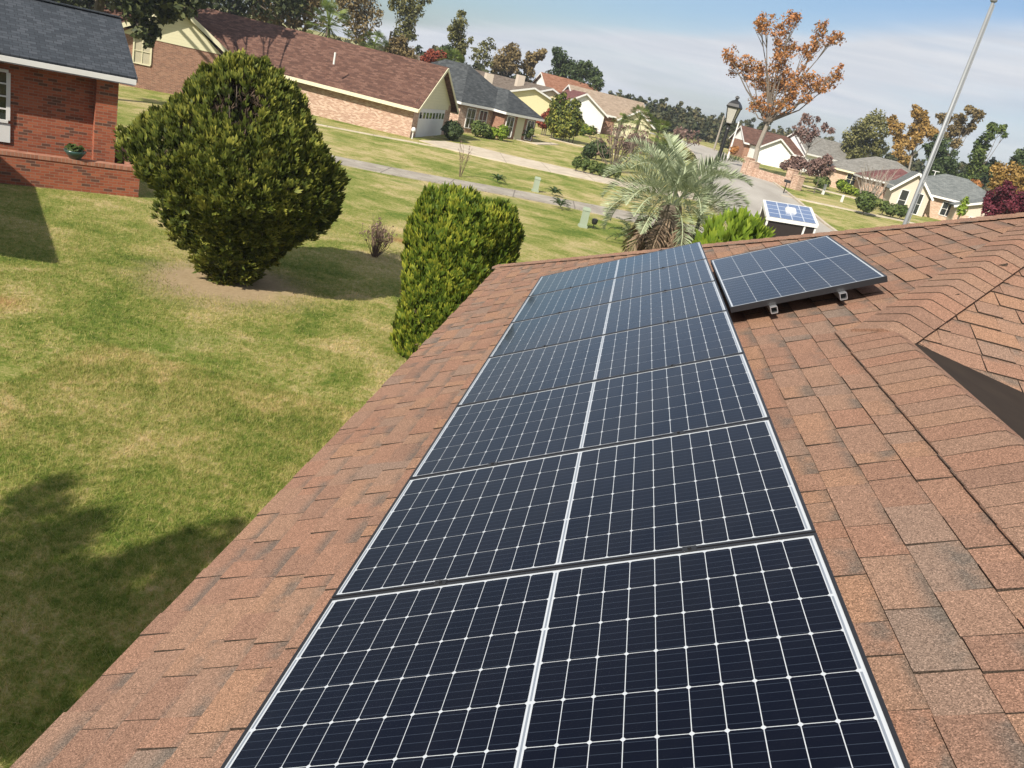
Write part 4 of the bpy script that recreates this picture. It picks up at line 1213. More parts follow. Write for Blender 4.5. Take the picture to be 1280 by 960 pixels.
def pole(name, b, tpx, D, r, mat, label, cat, group=None, arm=None):
    p = FOOT(*b, D); z = AT(*tpx, D)[2]
    t = thing(name, label, cat, p, group); mb = MB(); mb.lathe(p, [(r, 0), (r * .7, z - p[2])], 8); mb.build('pole', mat, t)
    if arm:
        mb = MB(); mb.bar((p[0] - arm, p[1], z - .5), (p[0] + arm, p[1] + .2, z - .5), .12, .12); mb.build('crossarm', mat, t)
    return t
pole('utility_pole', (893, 185), (899, 143), 135, .16, M['pale_bark'], 'thin grey utility pole left of the lantern head', 'utility pole')
pole('lamp_column', (911, 193), (923, 152), 118, .13, M['white_trim'], 'white painted column right behind the lantern post', 'pole')
pole('utility_pole', (681, 110), (686, 88), 125, .16, M['bark'], 'utility pole with crossarm among the trees behind the cream house', 'utility pole', arm=1.)
pole('utility_pole', (484, 70), (486, 38), 95, .16, M['pale_bark'], 'pale utility pole behind the long red brown roof', 'utility pole')
# ================================================================== PLANTS NEAR US
g = np.random.default_rng(11)
def profile_surface(rng, n, C, H, prof, bump=.12, depth=.30, squash=(1., 1.)):
    """points in the outer shell of a lumpy body of revolution; prof = [(height fraction, radius)]"""
    hs = np.array([p[0] for p in prof]); rs = np.array([p[1] for p in prof])
    t = np.linspace(0, 1, 200); r = np.interp(t, hs, rs); cdf = np.cumsum(r + .15 * rs.max()); cdf /= cdf[-1]
    tt = np.interp(rng.random(n), cdf, t); a = rng.random(n) * 2 * math.pi
    rr = np.interp(tt, hs, rs)
    ph = rng.random(24) * 6.28; fa = rng.integers(1, 8, 24); fz = rng.integers(1, 9, 24)
    lump = sum(np.cos(fa[i] * a + fz[i] * tt * 3.1 + ph[i]) for i in range(24)) / 24 ** .5
    q = 1 + bump * lump - depth * np.abs(rng.normal(size=n)) * .5
    dr = np.gradient(np.interp(t, hs, rs), t * H); sl = np.interp(tt, t, dr)
    N = unit(np.stack([np.cos(a), np.sin(a), -sl], 1))
    P = np.stack([C[0] + squash[0] * rr * q * np.cos(a), C[1] + squash[1] * rr * q * np.sin(a), C[2] + tt * H], 1)
    return P, N, lump

# the big round arborvitae
C = BUSH.copy(); Hb = 4.15
t = thing('arborvitae_tree', 'big rounded green arborvitae tapering to the bare ground at its foot', 'tree', C)
prof = [(0, .3), (.05, .5), (.12, .72), (.22, 1.0), (.32, 1.42), (.42, 1.78), (.54, 1.92), (.64, 1.8), (.74, 1.5), (.84, 1.12), (.92, .74), (.97, .42), (1, .1)]
CC = C + np.array([-.1, .05, .02])
def clumped(rng, P, N, k, r, amount):
    """draw points towards the nearest of k surface centres, so the sprays stand in tufts"""
    c = rng.choice(len(P), k, replace=False); d = np.empty(len(P)); near = np.empty(len(P), int)
    for i in range(0, len(P), 4000):
        dd = ((P[i:i + 4000, None] - P[c][None]) ** 2 * np.array([1, 1, .45])).sum(-1); near[i:i + 4000] = dd.argmin(1); d[i:i + 4000] = dd.min(1) ** .5
    q = np.clip(d / r, 0, 1)[:, None]
    return P + N * (1 - q) * amount + (P[c][near] - P) * .12, 1 - q[:, 0], rng.random(k)[near]
prof = [(h, r * .9) for h, r in prof]
P, N, lump = profile_surface(g, 40000, CC, Hb, prof, .145, .28)
keep_ = g.random(len(P)) < np.clip(.4 + (P[:, 2] - CC[2]) / Hb * 1.4, 0, 1)
hole = np.zeros(len(P))
for k in range(16):
    a = unit(g.normal(size=3)) * g.uniform(2., 5.); hole += np.cos(P @ a + g.random() * 6.28)
keep_ &= g.random(len(P)) > np.clip((hole / 4 - .35) * .7, 0, .9)
tw = []
for k in range(260):
    i = int(g.integers(len(P))); e = P[i] - N[i] * .05; b = CC + (e - CC) * np.array([.72, .72, .8]) + g.normal(size=3) * .06
    tw.append([b, (b + e) / 2 + g.normal(size=3) * .04, e])
P, N = P[keep_], N[keep_]
P, ht_, ck = clumped(g, P, N, 520, .30, .24)
V, T = sprays(g, P, N, .155, up=.85, out=.6, fans=3, spread=.42, width=.32)
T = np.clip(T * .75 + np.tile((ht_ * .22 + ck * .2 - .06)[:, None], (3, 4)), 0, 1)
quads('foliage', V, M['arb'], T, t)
mb = MB()
for k in range(46):
    a = g.random() * 6.28; h = g.uniform(.35, .95) * Hb; r = np.interp(h / Hb, [p[0] for p in prof], [p[1] for p in prof]) * g.uniform(.6, .93)
    b = CC + np.array([math.cos(a) * .22, math.sin(a) * .22, 0]); e = CC + np.array([math.cos(a) * r, math.sin(a) * r, h]); m_ = b * .5 + e * .5 + np.array([-math.cos(a) * .15, -math.sin(a) * .15, .15])
    mb.tube([b, b * .75 + m_ * .25 + np.array([0, 0, .1]), m_, e], [.06, .05, .035, .01], 5)
for w_ in tw: mb.tube(w_, [.012, .008, .004], 3)
mb.build('trunk', M['bark'], t)
P, N, lump = profile_surface(g, 2600, CC + np.array([0, 0, .3]), Hb - .5, [(h, r * .78) for h, r in prof], .1, .3)
V, T = sprays(g, P, N, .16, up=.3, out=.3, fans=3, spread=.7, width=.16, tip=0); quads('dead_sprays', V, M['dead_frond'], T * .5, t)

# the clipped square one beside the eave
Bc = AT(571, 340, 14.3); Bc[2] = gz(Bc[0], Bc[1])
zt = ZTOP(566, 238, Bc); Hq = zt - Bc[2]
t = thing('arborvitae_shrub', 'upright flat topped golden green arborvitae right by the roof edge', 'shrub', Bc)
prof = [(0, .74), (.2, .86), (.5, .9), (.8, .9), (.92, .84), (.975, .7), (1, .1)]
P, N, lump = profile_surface(g, 25000, Bc, Hq - .12, [(h, r * .95) for h, r in prof], .07, .2)
P, ht_, ck = clumped(g, P, N, 420, .22, .13)
ang_ = np.arctan2(P[:, 1] - Bc[1], P[:, 0] - Bc[0])
V, T = sprays(g, P, N, .15, up=1.35, out=.38, fans=3, spread=.32, width=.32, tip=.42)
T = np.clip(T * .78 + np.tile((ht_ * .2 + ck * .16 - .05)[:, None], (3, 4)), 0, 1)
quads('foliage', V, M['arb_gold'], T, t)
mb = MB()
for k in range(26):
    a = g.random() * 6.28; r = g.uniform(.2, .6)
    b = Bc + np.array([math.cos(a) * .15, math.sin(a) * .15, -.05]); mb.tube([b, b + np.array([math.cos(a) * r, math.sin(a) * r, Hq * .5]), b + np.array([math.cos(a) * r, math.sin(a) * r, Hq * g.uniform(.6, .8)])], [.05, .03, .01], 5)
mb.build('trunk', M['bark'], t)
P, N, lump = profile_surface(g, 1500, Bc, Hq * .75, [(h, r * .9) for h, r in prof], .1, .3)
V, T = sprays(g, P, N, .13, up=.6, out=.3, fans=3, spread=.6, width=.18, tip=0); quads('dead_sprays', V, M['dead_frond'], T * .45, t)

# lime shrub behind the far roof edge
Lc = AT(925, 288, 13.2); zt = float(AT(925, 273, 13.2)[2]); Lc[2] = gz(Lc[0], Lc[1])
t = thing('lime_shrub', 'bright lime green shrub poking over the far roof edge', 'shrub', Lc)
Hl = zt - Lc[2]
P, N, lump = profile_surface(g, 2600, Lc, Hl, [(0, .45), (.5, .62), (.8, .62), (.95, .45), (1, .1)], .12, .25)
V, T = sprays(g, P, N, .2, up=1.2, out=.4, fans=3, spread=.35, width=.34); quads('foliage', V, M['lime'], T, t)
mb = MB()
for k in range(9): a = g.random() * 6.28; mb.tube([Lc, Lc + np.array([math.cos(a) * .35, math.sin(a) * .35, Hl * .9])], [.03, .01], 5)
mb.build('trunk', M['bark'], t)

def twig_bush(name, label, cat, P, H, W_, n, mat, leafmat=None, nl=0, size=.05, seed=1, r0=.012, group=None):
    q = np.random.default_rng(seed); t = thing(name, label, cat, P, group); mb = MB(); tips = []
    for k in range(n):
        a = q.random() * 6.28; sp = q.uniform(.1, 1.) * W_ / 2
        b = np.array(P) + np.array([math.cos(a) * .04 * W_, math.sin(a) * .04 * W_, -.03]); e = np.array(P) + np.array([math.cos(a) * sp, math.sin(a) * sp, H * q.uniform(.6, 1.)])
        m_ = b * .5 + e * .5 + q.normal(size=3) * .05 * W_
        mb.tube([b, m_, e], [r0, r0 * .75, r0 * .4], 4)
        for j in range(4):
            s = m_ + (e - m_) * q.random(); d = unit((e - b) + q.normal(size=3) * H * .35); l = H * q.uniform(.12, .3)
            mb.tube([s, s + d * l], [r0 * .5, r0 * .25], 3); tips.append((*(s + d * l * .8), .07 * W_, .07 * W_, .07 * W_))
    mb.build('branches', mat, t)
    if nl: V, T = leaf_cloud(q, tips, nl, size); quads('foliage', V, leafmat, T, t)
    return t
twig_bush('bare_shrub', 'small bare brown shrub between the two green arborvitae', 'shrub', G(468, 321), .92, .95, 42, M['twig'], M['pinkbrown'], 260, .035, 5)
twig_bush('sapling', 'thin leafless sapling in the lawn beyond the grey driveway', 'tree', G(575, 221), 1.75, .7, 6, M['twig'], M['pinkbrown'], 60, .03, 8, .02)

def frond(rng, c, az, el, L, nl, ll, droop, wid=.03, vee=.62, fold=0):
    """a feather frond: arching rachis with leaflet pairs; returns (k,4,3) quads, tints"""
    n = 14; p = np.array(c, float); pts = [p.copy()]; e = el
    for i in range(n):
        d = np.array([math.cos(e) * math.cos(az), math.cos(e) * math.sin(az), math.sin(e)]); p = p + d * L / n; pts.append(p.copy()); e -= droop / n * (1 + i / n)
    pts = np.array(pts); s = np.linspace(.2, 1, nl)
    Q = np.stack([np.interp(s * n, np.arange(n + 1), pts[:, k]) for k in range(3)], 1)
    Tn = unit(np.gradient(Q, axis=0)); sd = unit(np.cross(Tn, [0, 0, 1.])); up = np.cross(sd, Tn)
    V, T = [], []
    for sg in (-1, 1):
        d = unit(Tn * .75 + sd * sg * .75 + up * vee + rng.normal(size=Q.shape) * .10)
        l = (ll * np.sin(np.clip(s * .9 + .12, 0, 1) * math.pi) ** .55)[:, None] * rng.uniform(.85, 1.1, (nl, 1))
        w = unit(np.cross(d, up + rng.normal(size=Q.shape) * .2)) * wid
        mid = Q + d * l * .5; tip = Q + d * l - np.array([0, 0, 1]) * l * .14 * rng.random((nl, 1))
        V.append(np.stack([Q, mid - w, tip, mid + w], 1)); b = rng.random(nl) * .5 + .2; T.append(np.stack([b * .8, b, b + .25, b], 1))
    w = sd[:-1] * .018; V.append(np.stack([Q[:-1] - w, Q[1:] - w, Q[1:] + w, Q[:-1] + w], 1)); T.append(np.full((nl - 1, 4), .75))
    base = np.stack([pts[:3] * 1., pts[1:4] * 1.], 1); bw = unit(np.cross(pts[1] - pts[0], [0, 0, 1.])) * .025
    V.append(np.stack([base[:, 0] - bw, base[:, 1] - bw, base[:, 1] + bw, base[:, 0] + bw], 1)); T.append(np.full((3, 4), .7))
    return np.concatenate(V), np.concatenate(T)
def feather_palm(name, label, P, zc, L, nf, nl, ll, mat, seed, dead=0, r=.22, droop=1.5, els=(-.15, 1.35), wid=.022, cat='palm', group=None):
    q = np.random.default_rng(seed); t = thing(name, label, cat, P, group)
    c = np.array([P[0], P[1], zc]); V, T = [], []
    for k in range(nf):
        az = k * 2.39996 + q.normal() * .12; u = (k + .5) / nf; el = els[0] + (els[1] - els[0]) * u ** .9
        v, tt = frond(q, c + np.array([math.cos(az), math.sin(az), 0]) * r * .5, az, el, L * q.uniform(.85, 1.08), nl, ll, droop * q.uniform(.8, 1.15), wid)
        V.append(v); T.append(np.clip(tt + q.normal() * .12, 0, 1))
    quads('crown', np.concatenate(V), mat, np.concatenate(T), t)
    if zc - P[2] > .3:
        mb = MB(); H = zc - P[2]; prof = []
        for i in range(15):
            z = H * i / 14; prof.append((r * (1.15 - .25 * i / 14) * (1.08 if i % 2 else .93), z))
        mb.lathe(P, prof, 12); mb.build('trunk', M['bark'], t)
    if dead:
        V, T = [], []
        for k in range(dead):
            az = q.random() * 6.28
            v, tt = frond(q, c + np.array([math.cos(az) * r, math.sin(az) * r, -.15 - q.random() * .5]), az, -.35 - q.random() * .9, L * q.uniform(.45, .8), int(nl * .6), ll * .7, .9, wid * 1.3, .1)
            V.append(v); T.append(tt)
        quads('dead_fronds', np.concatenate(V), M['dead_frond'], np.concatenate(T), t)
    return t
pp = FOOT(842, 250, 24.)
zc = float(AT(842, 256, 24.)[2])
feather_palm('pindo_palm', 'blue green feather palm with a brown skirt beside the roof corner', pp, zc, 2.45, 42, 60, .6, M['pindo'], 3, dead=28, r=.34, droop=1.15, els=(-.2, 1.45), wid=.016)
for q, s_, lab in (((622, 229), .42, 'small sago palm on the far driveway verge, farthest from the blue green palm'), ((692, 245), .42, 'small sago palm above the driveway next to the far pedestal'), ((699, 261), .48, 'small sago palm on the near lawn just below the driveway')):
    P = G(*q); feather_palm('sago_palm', lab, P, P[2] + .16, s_ * 1.2, 15, 18, .13, M['sago'], int(q[0]), 0, .08, .8, (.25, 1.2), .012, 'sago palm', 'small sago palms along the driveway')
P = G(677, 250)
P = G(788, 308); feather_palm('sago_palm', 'dark sago palm half hidden by the roof left of the palm trunk', P, P[2] + .25, 1.2, 18, 22, .24, M['sago'], 77, 0, .1, .9, (.1, 1.2), .016, 'sago palm')

# grass: blades over the near lawn
g = np.random.default_rng(5)
def blades(n, xr, yr, h, w):
    x = g.uniform(*xr, n); y = g.uniform(*yr, n)
    keep = (x < -.75) | (y > 9.8)
    keep &= g.random(n) < np.clip(1.25 - (y - 8) / 15, .0, 1) * np.clip((x + 15.5) / 5, 0, 1)
    keep &= (np.hypot(x - BUSH[0], y - BUSH[1]) > 1.0 + .7 * g.random(n))
    x, y = x[keep], y[keep]; n = len(x); z = tz(x, y)
    a = g.random(n) * 6.28; H = h * (.4 + .9 * g.random(n)); wd = w * (.7 + .6 * g.random(n))
    lx, ly = g.normal(size=n) * .65 * H, g.normal(size=n) * .65 * H
    A = np.stack([x - np.cos(a) * wd, y - np.sin(a) * wd, z - .005], 1); B = np.stack([x + np.cos(a) * wd, y + np.sin(a) * wd, z - .005], 1); Tt = np.stack([x + lx, y + ly, z + H], 1)
    V = np.stack([A, B, Tt], 1); t = g.random(n)
    return V, np.repeat(t[:, None], 3, 1)
V1, T1 = blades(170000, (-6.5, -.6), (1.2, 9.5), .05, .0035)
V2, T2 = blades(260000, (-15, 1), (8.0, 27), .05, .006)
gr = quads('grass', np.concatenate([V1, V2]), M['blades'], np.concatenate([T1, T2])); stuff(gr)

# ================================================================== TREES
def tree(name, label, cat, base, D, clumps, leaf, n, size=None, fork=.45, bark='bark', r=None, group=None, seed=1, jitter=.7, sub=5, out=.5, aspect=.55, flat=1., shell=.35, limb=True, zbase=None, world=()):
    """clumps: photo points and radii of the tree's main leaf masses at distance D; base: photo point of the foot"""
    q = np.random.default_rng(seed); pm = FPX / D / .985
    P = FOOT(base[0], base[1], D)
    if zbase is not None: P[2] = zbase
    t = thing(name, label, cat, P, group); E = []
    view = unit(np.array([P[0] - CAM[0], P[1] - CAM[1], 0.]))
    Wd = max(abs(c[0] - base[0]) + c[2] for c in clumps) / pm
    cs = []
    for c in clumps:
        x, y, rr = c[:3]; rx = rr / pm
        off = q.normal() * jitter * Wd * .45 if len(c) < 4 else c[3]
        p = AT(x, y, D) + view * off
        cs.append((p, rx)); E.append((p[0], p[1], p[2], rx * .85, rx * .85, rx * .75 * flat)); E += sub_clumps(q, (p[0], p[1], p[2], rx, rx, rx * flat), sub)
    for p, rx in world: cs.append((p, rx)); E.append((*p, rx * .8, rx * .8, rx * .65)); E += sub_clumps(q, (*p, rx, rx, rx * .8), sub)
    if size is None: n = int(n * 1.7)
    size = size or max(.08, D * .0016)
    V, T = leaf_cloud(q, E, n, size, out, aspect, shell); quads('crown', V, M[leaf], T, t)
    mb = MB(); zt = max(p[2] for p, _ in cs); H = zt - P[2]; r = r or max(.05, H * .014)
    cen = np.mean([p for p, _ in cs], 0); top = np.array([P[0] * .5 + cen[0] * .5, P[1] * .5 + cen[1] * .5, P[2] + H * fork])
    mb.tube([P - np.array([0, 0, .2]), P + np.array([0, 0, .25]), (P + top) / 2 + q.normal(size=3) * .015 * H, top], [r * 1.5, r, r * .85, r * .7], 8)
    if limb:
        for p, rx in cs:
            m_ = top * .5 + p * .5 + np.array([0, 0, -.05 * H]) + q.normal(size=3) * .02 * H
            st = top if p[2] > top[2] - .05 * H else P + (top - P) * .7
            mb.tube([st, st * .5 + m_ * .5, m_, p], [r * .5, r * .36, r * .24, r * .08], 5, 1)
            for k in range(3):
                e = p + unit(q.normal(size=3)) * rx * .7; mb.tube([m_ * .4 + p * .6, e], [r * .16, r * .05], 4, 1)
    mb.build('trunk', [M[bark], M['bark']], t)
    return t

# the orange tree
oc = [(340, 85, 40), (312, 130, 34), (250, 105, 42), (222, 95, 25), (325, 185, 42), (470, 105, 30), (520, 160, 34), (455, 165, 34), (410, 205, 38), (105, 225, 34), (140, 262, 42), (195, 275, 46), (235, 310, 45), (290, 265, 52),
      (385, 325, 45), (330, 330, 45), (270, 345, 48), (450, 335, 42), (530, 290, 27), (520, 325, 30), (215, 415, 36), (255, 440, 30), (310, 430, 34), (405, 395, 24), (345, 395, 30), (195, 430, 22)]
oc = [(880 + x / 3.2, y / 3.2, rr * 1.2 / 3.2) for x, y, rr in oc]
tree('autumn_tree', 'tall tree with orange autumn leaves and pale straight trunk', 'tree', (944, 206), 95, oc, 'orange', 13500, .14, .36, 'pale_bark', .3, seed=21, jitter=.35, sub=8, shell=.75)
g = np.random.default_rng(8)

# behind the neighbours on the left: dark oaks
oak = [((-60, 120), 72, [(-60, -30, 70), (-10, -10, 45), (30, 0, 40), (60, 15, 30), (-40, 20, 45), (20, 30, 30), (70, -25, 50)], 'big dark oak behind the charcoal roof, leftmost of the wood', 'oak', 7000),
       ((130, 100), 78, [(110, -10, 50), (150, 5, 38), (90, 20, 30), (125, 30, 28), (160, -30, 50), (140, 42, 20)], 'dark oak between the charcoal roof and the cream gable', 'oak', 5000),
       ((265, 85), 86, [(240, -25, 45), (275, -5, 38), (300, -15, 40), (290, 15, 25), (330, -10, 42), (250, 10, 25)], 'dark oak rising behind the cream front gable', 'oak', 5000),
       ((352, 85), 88, [(350, 5, 34), (375, -10, 32), (335, 22, 22), (365, 28, 24), (390, 15, 20)], 'dark greyish tree left of the tall fan palm', 'olive_brown', 2600)]
for b, D, cl, lab, lf, n in oak: tree('oak_tree', lab, 'tree', b, D, cl, lf, n, .24, .35, 'bark', .4, 'trees behind the left houses', seed=int(D), sub=6)
tree('oak_tree', 'oak branches hanging in front of the cream front gable', 'tree', (95, 130), 49, [(40, -180, 50), (80, -150, 40), (105, -60, 60), (150, -45, 50), (190, -20, 32), (200, 5, 25), (165, 10, 20), (180, 27, 17), (192, 40, 11), (212, 18, 16), (225, 5, 18), (186, 52, 7), (172, 38, 9), (240, -20, 30)], 'oak', 19000, .19, .6, 'bark', .3, None, seed=4, jitter=.25, sub=4, shell=.5, world=[(AT(px, py, 71.) - np.array(LDIR) * (hh / math.sin(SUN_EL)), rr) for px, py, hh, rr in ((240, 15, 7.5, 1.9), (270, 30, 6.5, 2.0), (300, 45, 8, 2.0), (330, 62, 6.5, 1.8), (365, 78, 7.5, 1.5), (285, 22, 9, 1.7), (395, 95, 7, .8), (200, 40, 7, 1.5), (345, 55, 9, 1.0), (320, 80, 7, 1.2))])

def fan_palm(label, px, py, wpx, D, base_y, seed, group='green fan palms'):
    q = np.random.default_rng(seed); c = AT(px, py, D); P = FOOT(px, py, D); pm = FPX / D; Rr = wpx / pm / 2
    t = thing('fan_palm', label, 'palm', P, group); V, T = [], []
    for k in range(46):
        d = unit(np.array([*(q.normal(size=2)), q.normal() * .75 + .25])); hub = c + d * Rr * .6
        sd = unit(np.cross(d, [.1, .2, 1.])); up = np.cross(sd, d); b = q.random() * .5 + .15
        for j in range(17):
            a = (j - 8) * .16; e = unit(d * math.cos(a) + sd * math.sin(a) + up * .12)
            l = Rr * .44 * (1 - .02 * abs(j - 8)); tip = hub + e * l - np.array([0, 0, l * .22]); w = np.cross(e, up) * Rr * .013; m_ = hub + e * l * .5
            V.append([hub, m_ - w, tip, m_ + w]); bj = b + q.normal() * .15; T.append([bj, bj, min(1, bj + .3), bj])
        w = sd * Rr * .02; V.append([c - w, hub - w, hub + w, c + w]); T.append([.6] * 4)
    quads('crown', np.array(V), M['palm'], np.array(T), t)
    mb = MB(); mb.tube([P - np.array([0, 0, .2]), c], [.22, .17], 8); mb.build('trunk', M['bark'], t)
fan_palm('tallest fan palm behind the red brown roof ridge', 411, 32, 66, 80, 0, 1)
fan_palm('half hidden fan palm by the pale utility pole behind the ridge', 467, 57, 42, 84, 0, 2)
fan_palm('fan palm behind the right end of the red brown roof', 564, 80, 40, 86, 0, 3)
fan_palm('taller fan palm in the cluster up the street', 799, 150, 40, 88, 0, 4)
fan_palm('lower spreading fan palm in the cluster up the street', 824, 164, 40, 84, 0, 5)
fan_palm('small fan palm left of the cluster up the street', 776, 153, 26, 90, 0, 6)

T_ = [  # name, label, foot, D, clumps, leaf, n, bark
 ('tall_tree', 'tall dark brownish tree right of the tallest fan palm', (452, 95), 92, [(448, -15, 26), (440, 12, 24), (458, 28, 20), (445, 38, 17), (462, 5, 16), (430, -5, 18)], 'olive_brown', 2600),
 ('tall_tree', 'tall double headed olive tree against the sky', (500, 95), 96, [(510, -2, 22), (498, 5, 14), (520, 10, 16), (508, 22, 17), (505, 38, 16), (500, 50, 13), (514, 44, 10), (528, -4, 12)], 'olive', 2600),
 ('turning_tree', 'low brownish tree under the double headed olive tree', (500, 90), 94, [(498, 62, 16), (510, 70, 14), (486, 66, 12), (492, 52, 9)], 'olive_brown', 1500),
 ('tall_tree', 'slim leaning olive tree standing alone against the sky', (572, 90), 98, [(577, 18, 7), (576, 30, 11), (572, 42, 13), (575, 55, 12), (571, 65, 11), (588, 50, 5)], 'olive', 1700),
 ('red_shrub', 'dark red shrub tree behind the roof ridge end', (543, 88), 90, [(540, 72, 12), (550, 70, 9), (532, 76, 8)], 'red', 900),
 ('dark_tree', 'small dark tree beside the red shrub tree', (556, 85), 95, [(560, 62, 9), (556, 70, 10)], 'dark_green', 600),
 ('bare_tree', 'pale twiggy tree left of the brown leafed tree', (606, 95), 118, [(604, 62, 13, 0), (612, 55, 10, 0), (598, 72, 10, 0), (610, 75, 9, 0)], 'olive', 420),
 ('turning_tree', 'wide brown leafed tree behind the cream house', (632, 100), 122, [(630, 72, 15), (642, 62, 11), (622, 82, 12), (640, 80, 14), (645, 70, 8)], 'olive_brown', 2000),
 ('turning_tree', 'leaning brown tree with forked head behind the chimneys', (656, 100), 124, [(665, 74, 9), (675, 68, 8), (658, 82, 9), (662, 90, 8), (680, 64, 5)], 'olive_brown', 1300),
 ('evergreen_tree', 'dense dark evergreen, left of a touching pair', (702, 115), 128, [(700, 70, 11), (706, 80, 15), (698, 92, 13), (716, 90, 13), (702, 104, 12), (684, 96, 8)], 'dark_green', 2600),
 ('evergreen_tree', 'dense dark evergreen, right of a touching pair', (732, 125), 126, [(730, 88, 13), (742, 92, 11), (724, 104, 13), (745, 104, 12), (734, 116, 12), (722, 92, 9)], 'dark_green', 2600),
 ('pinkish_tree', 'sparse pinkish tree right of the orange tree trunk', (1005, 205), 118, [(1010, 150, 9), (1000, 162, 10), (1018, 165, 9), (1030, 158, 6), (1008, 172, 9), (1040, 163, 5), (1022, 150, 5)], 'pinkbrown', 800),
 ('broadleaf_tree', 'bushy olive green tree behind the weathered grey roof', (1085, 215), 138, [(1095, 148, 14), (1080, 160, 16), (1068, 170, 16), (1100, 165, 12), (1085, 182, 17), (1060, 182, 12), (1072, 192, 14), (1100, 185, 12)], 'olive', 3600),
 ('gold_tree', 'narrow golden tree beside the bushy olive tree', (1126, 215), 132, [(1116, 152, 7), (1122, 163, 9), (1126, 176, 9), (1124, 190, 9), (1130, 200, 8)], 'gold', 1300),
 ('gold_tree', 'golden brown tree with a forked crown left of the flagpole', (1134, 218), 122, [(1146, 140, 8), (1152, 150, 10), (1144, 162, 10), (1158, 162, 10), (1146, 174, 9), (1166, 168, 9), (1138, 180, 8)], 'gold', 2200),
 ('turning_tree', 'straw coloured tree leaning right behind the flagpole', (1178, 220), 126, [(1180, 150, 9), (1200, 150, 9), (1212, 138, 6), (1222, 146, 8), (1205, 162, 9), (1190, 165, 10), (1215, 158, 6), (1196, 178, 7)], 'olive_brown', 1900),
 ('evergreen_tree', 'dark evergreen directly behind the flagpole', (1180, 228), 118, [(1178, 180, 12), (1170, 195, 14), (1184, 200, 13), (1164, 185, 9), (1186, 214, 12), (1172, 212, 12)], 'dark_green', 2600),
 ('tall_tree', 'slender dark tree leaning over to the right', (1217, 235), 116, [(1250, 162, 7), (1240, 158, 6), (1235, 170, 8), (1228, 182, 10), (1222, 195, 11), (1220, 210, 11), (1216, 222, 10), (1256, 168, 4)], 'green', 2300),
 ('evergreen_tree', 'rounded dark evergreen between the leaning tree and the gold bushes', (1240, 235), 120, [(1240, 208, 10), (1236, 220, 12), (1248, 222, 9), (1206, 222, 9)], 'dark_green', 1500),
 ('evergreen_tree', 'dark evergreen cut by the right edge of the view', (1278, 225), 112, [(1277, 193, 9), (1270, 202, 9), (1284, 205, 14), (1276, 215, 10), (1290, 190, 10)], 'dark_green', 1700),
 ('gold_tree', 'broad golden tree behind the maroon maple', (1262, 262), 84, [(1250, 215, 12), (1266, 212, 12), (1256, 230, 14), (1276, 222, 12), (1244, 232, 9), (1270, 240, 13), (1290, 230, 14)], 'gold', 2600),
 ('maroon_maple', 'maroon leafed maple at the right edge just over the roof', (1262, 285), 52, [(1258, 240, 12), (1245, 254, 14), (1262, 256, 15), (1278, 250, 14), (1270, 268, 15), (1240, 266, 12), (1252, 270, 12), (1290, 262, 14)], 'maroon', 4200),
 ('crape_myrtle', 'dull reddish crape myrtle behind the entrance wall', (1000, 222), 92, [(985, 206, 9), (998, 202, 10), (1010, 208, 10), (992, 212, 9), (1020, 204, 8), (1028, 212, 7)], 'pinkbrown', 1500),
 ('crape_myrtle', 'reddish crape myrtle before the weathered grey roof', (1022, 228), 88, [(1024, 205, 9), (1034, 200, 8), (1016, 214, 8), (1030, 215, 8), (1038, 210, 6)], 'pinkbrown', 1100),
]
sd_ = 30
for nm, lab, b, D, cl, lf, n in T_:
    sd_ += 1; tree(nm, lab, 'tree', b, D, cl, lf, n, None, .5, 'pale_bark' if nm in ('bare_tree', 'gold_tree', 'pinkish_tree') else 'bark', None, None, sd_, .4, 5, shell=.45)
def bare_tree(label, base, D, tip, wpx, seed, leaf=None, nl=0):
    P = FOOT(*base, D); z = AT(*tip, D)[2]; twig_bush('bare_tree', label, 'tree', P, z - P[2], wpx / (FPX / D), 26, M['pale_bark'] if not leaf else M['bark'], M[leaf] if leaf else None, nl, D * .0016, seed, .045)
bare_tree('bare pale crape myrtle before the house with the porch gable', (1085, 258), 84, (1088, 205), 56, 3)
bare_tree('leafless grey crape myrtle beside the dark clipped hedge', (768, 207), 66, (768, 160), 62, 4, 'pinkbrown', 500)
bare_tree('leafless reddish trees at the bend of the street', (848, 190), 112, (846, 160), 44, 6, 'pinkbrown', 500)

def shrub(name, label, base, D, clumps, leaf, n, seed, size=None, group=None):
    q = np.random.default_rng(seed); P = G(*base) if D is None else FOOT(*base, D); D = distance(P); pm = FPX / D / .985
    t = thing(name, label, 'shrub' if 'hedge' not in name else 'hedge', P, group); E = []
    for x, y, rx, rz in clumps:
        p = AT(x, y, D); a, c = rx / pm, rz / pm; E.append((*p, a * .92, a * .92, c * .92)); E += sub_clumps(q, (*p, a, a, c), 6, (.25, .38), .8)
    V, T = leaf_cloud(q, E, n, size or D * .0017, .6, .6, .25); quads('foliage', V, M[leaf], T, t)
    mb = MB()
    for x, y, rx, rz in clumps:
        p = AT(x, y, D); b = np.array([p[0], p[1], gz(p[0], p[1]) - .1]); mb.tube([b, p], [.06, .03], 5)
    mb.build('stems', M['bark'], t); return t
shrub('clipped_shrub', 'dark ball shaped shrub at the right of the garage', (566, 176), None, [(566, 162, 14, 12)], 'dark_green', 1900, 1)
shrub('shrub', 'mid green rounded shrub before the dark roofed house, beside the ball shrub', (600, 172), None, [(597, 160, 9, 10), (606, 162, 9, 9)], 'green', 1500, 2)
shrub('shrub', 'yellow green clipped shrub under the dark roofed house windows', (622, 175), None, [(616, 166, 9, 8), (628, 165, 9, 9), (612, 168, 8, 6)], 'lime', 1500, 3)
shrub('shrub', 'tall dark shrub at the far corner of the dark roofed house', (655, 170), None, [(657, 150, 7, 12), (654, 160, 8, 9)], 'dark_green', 1200, 4)
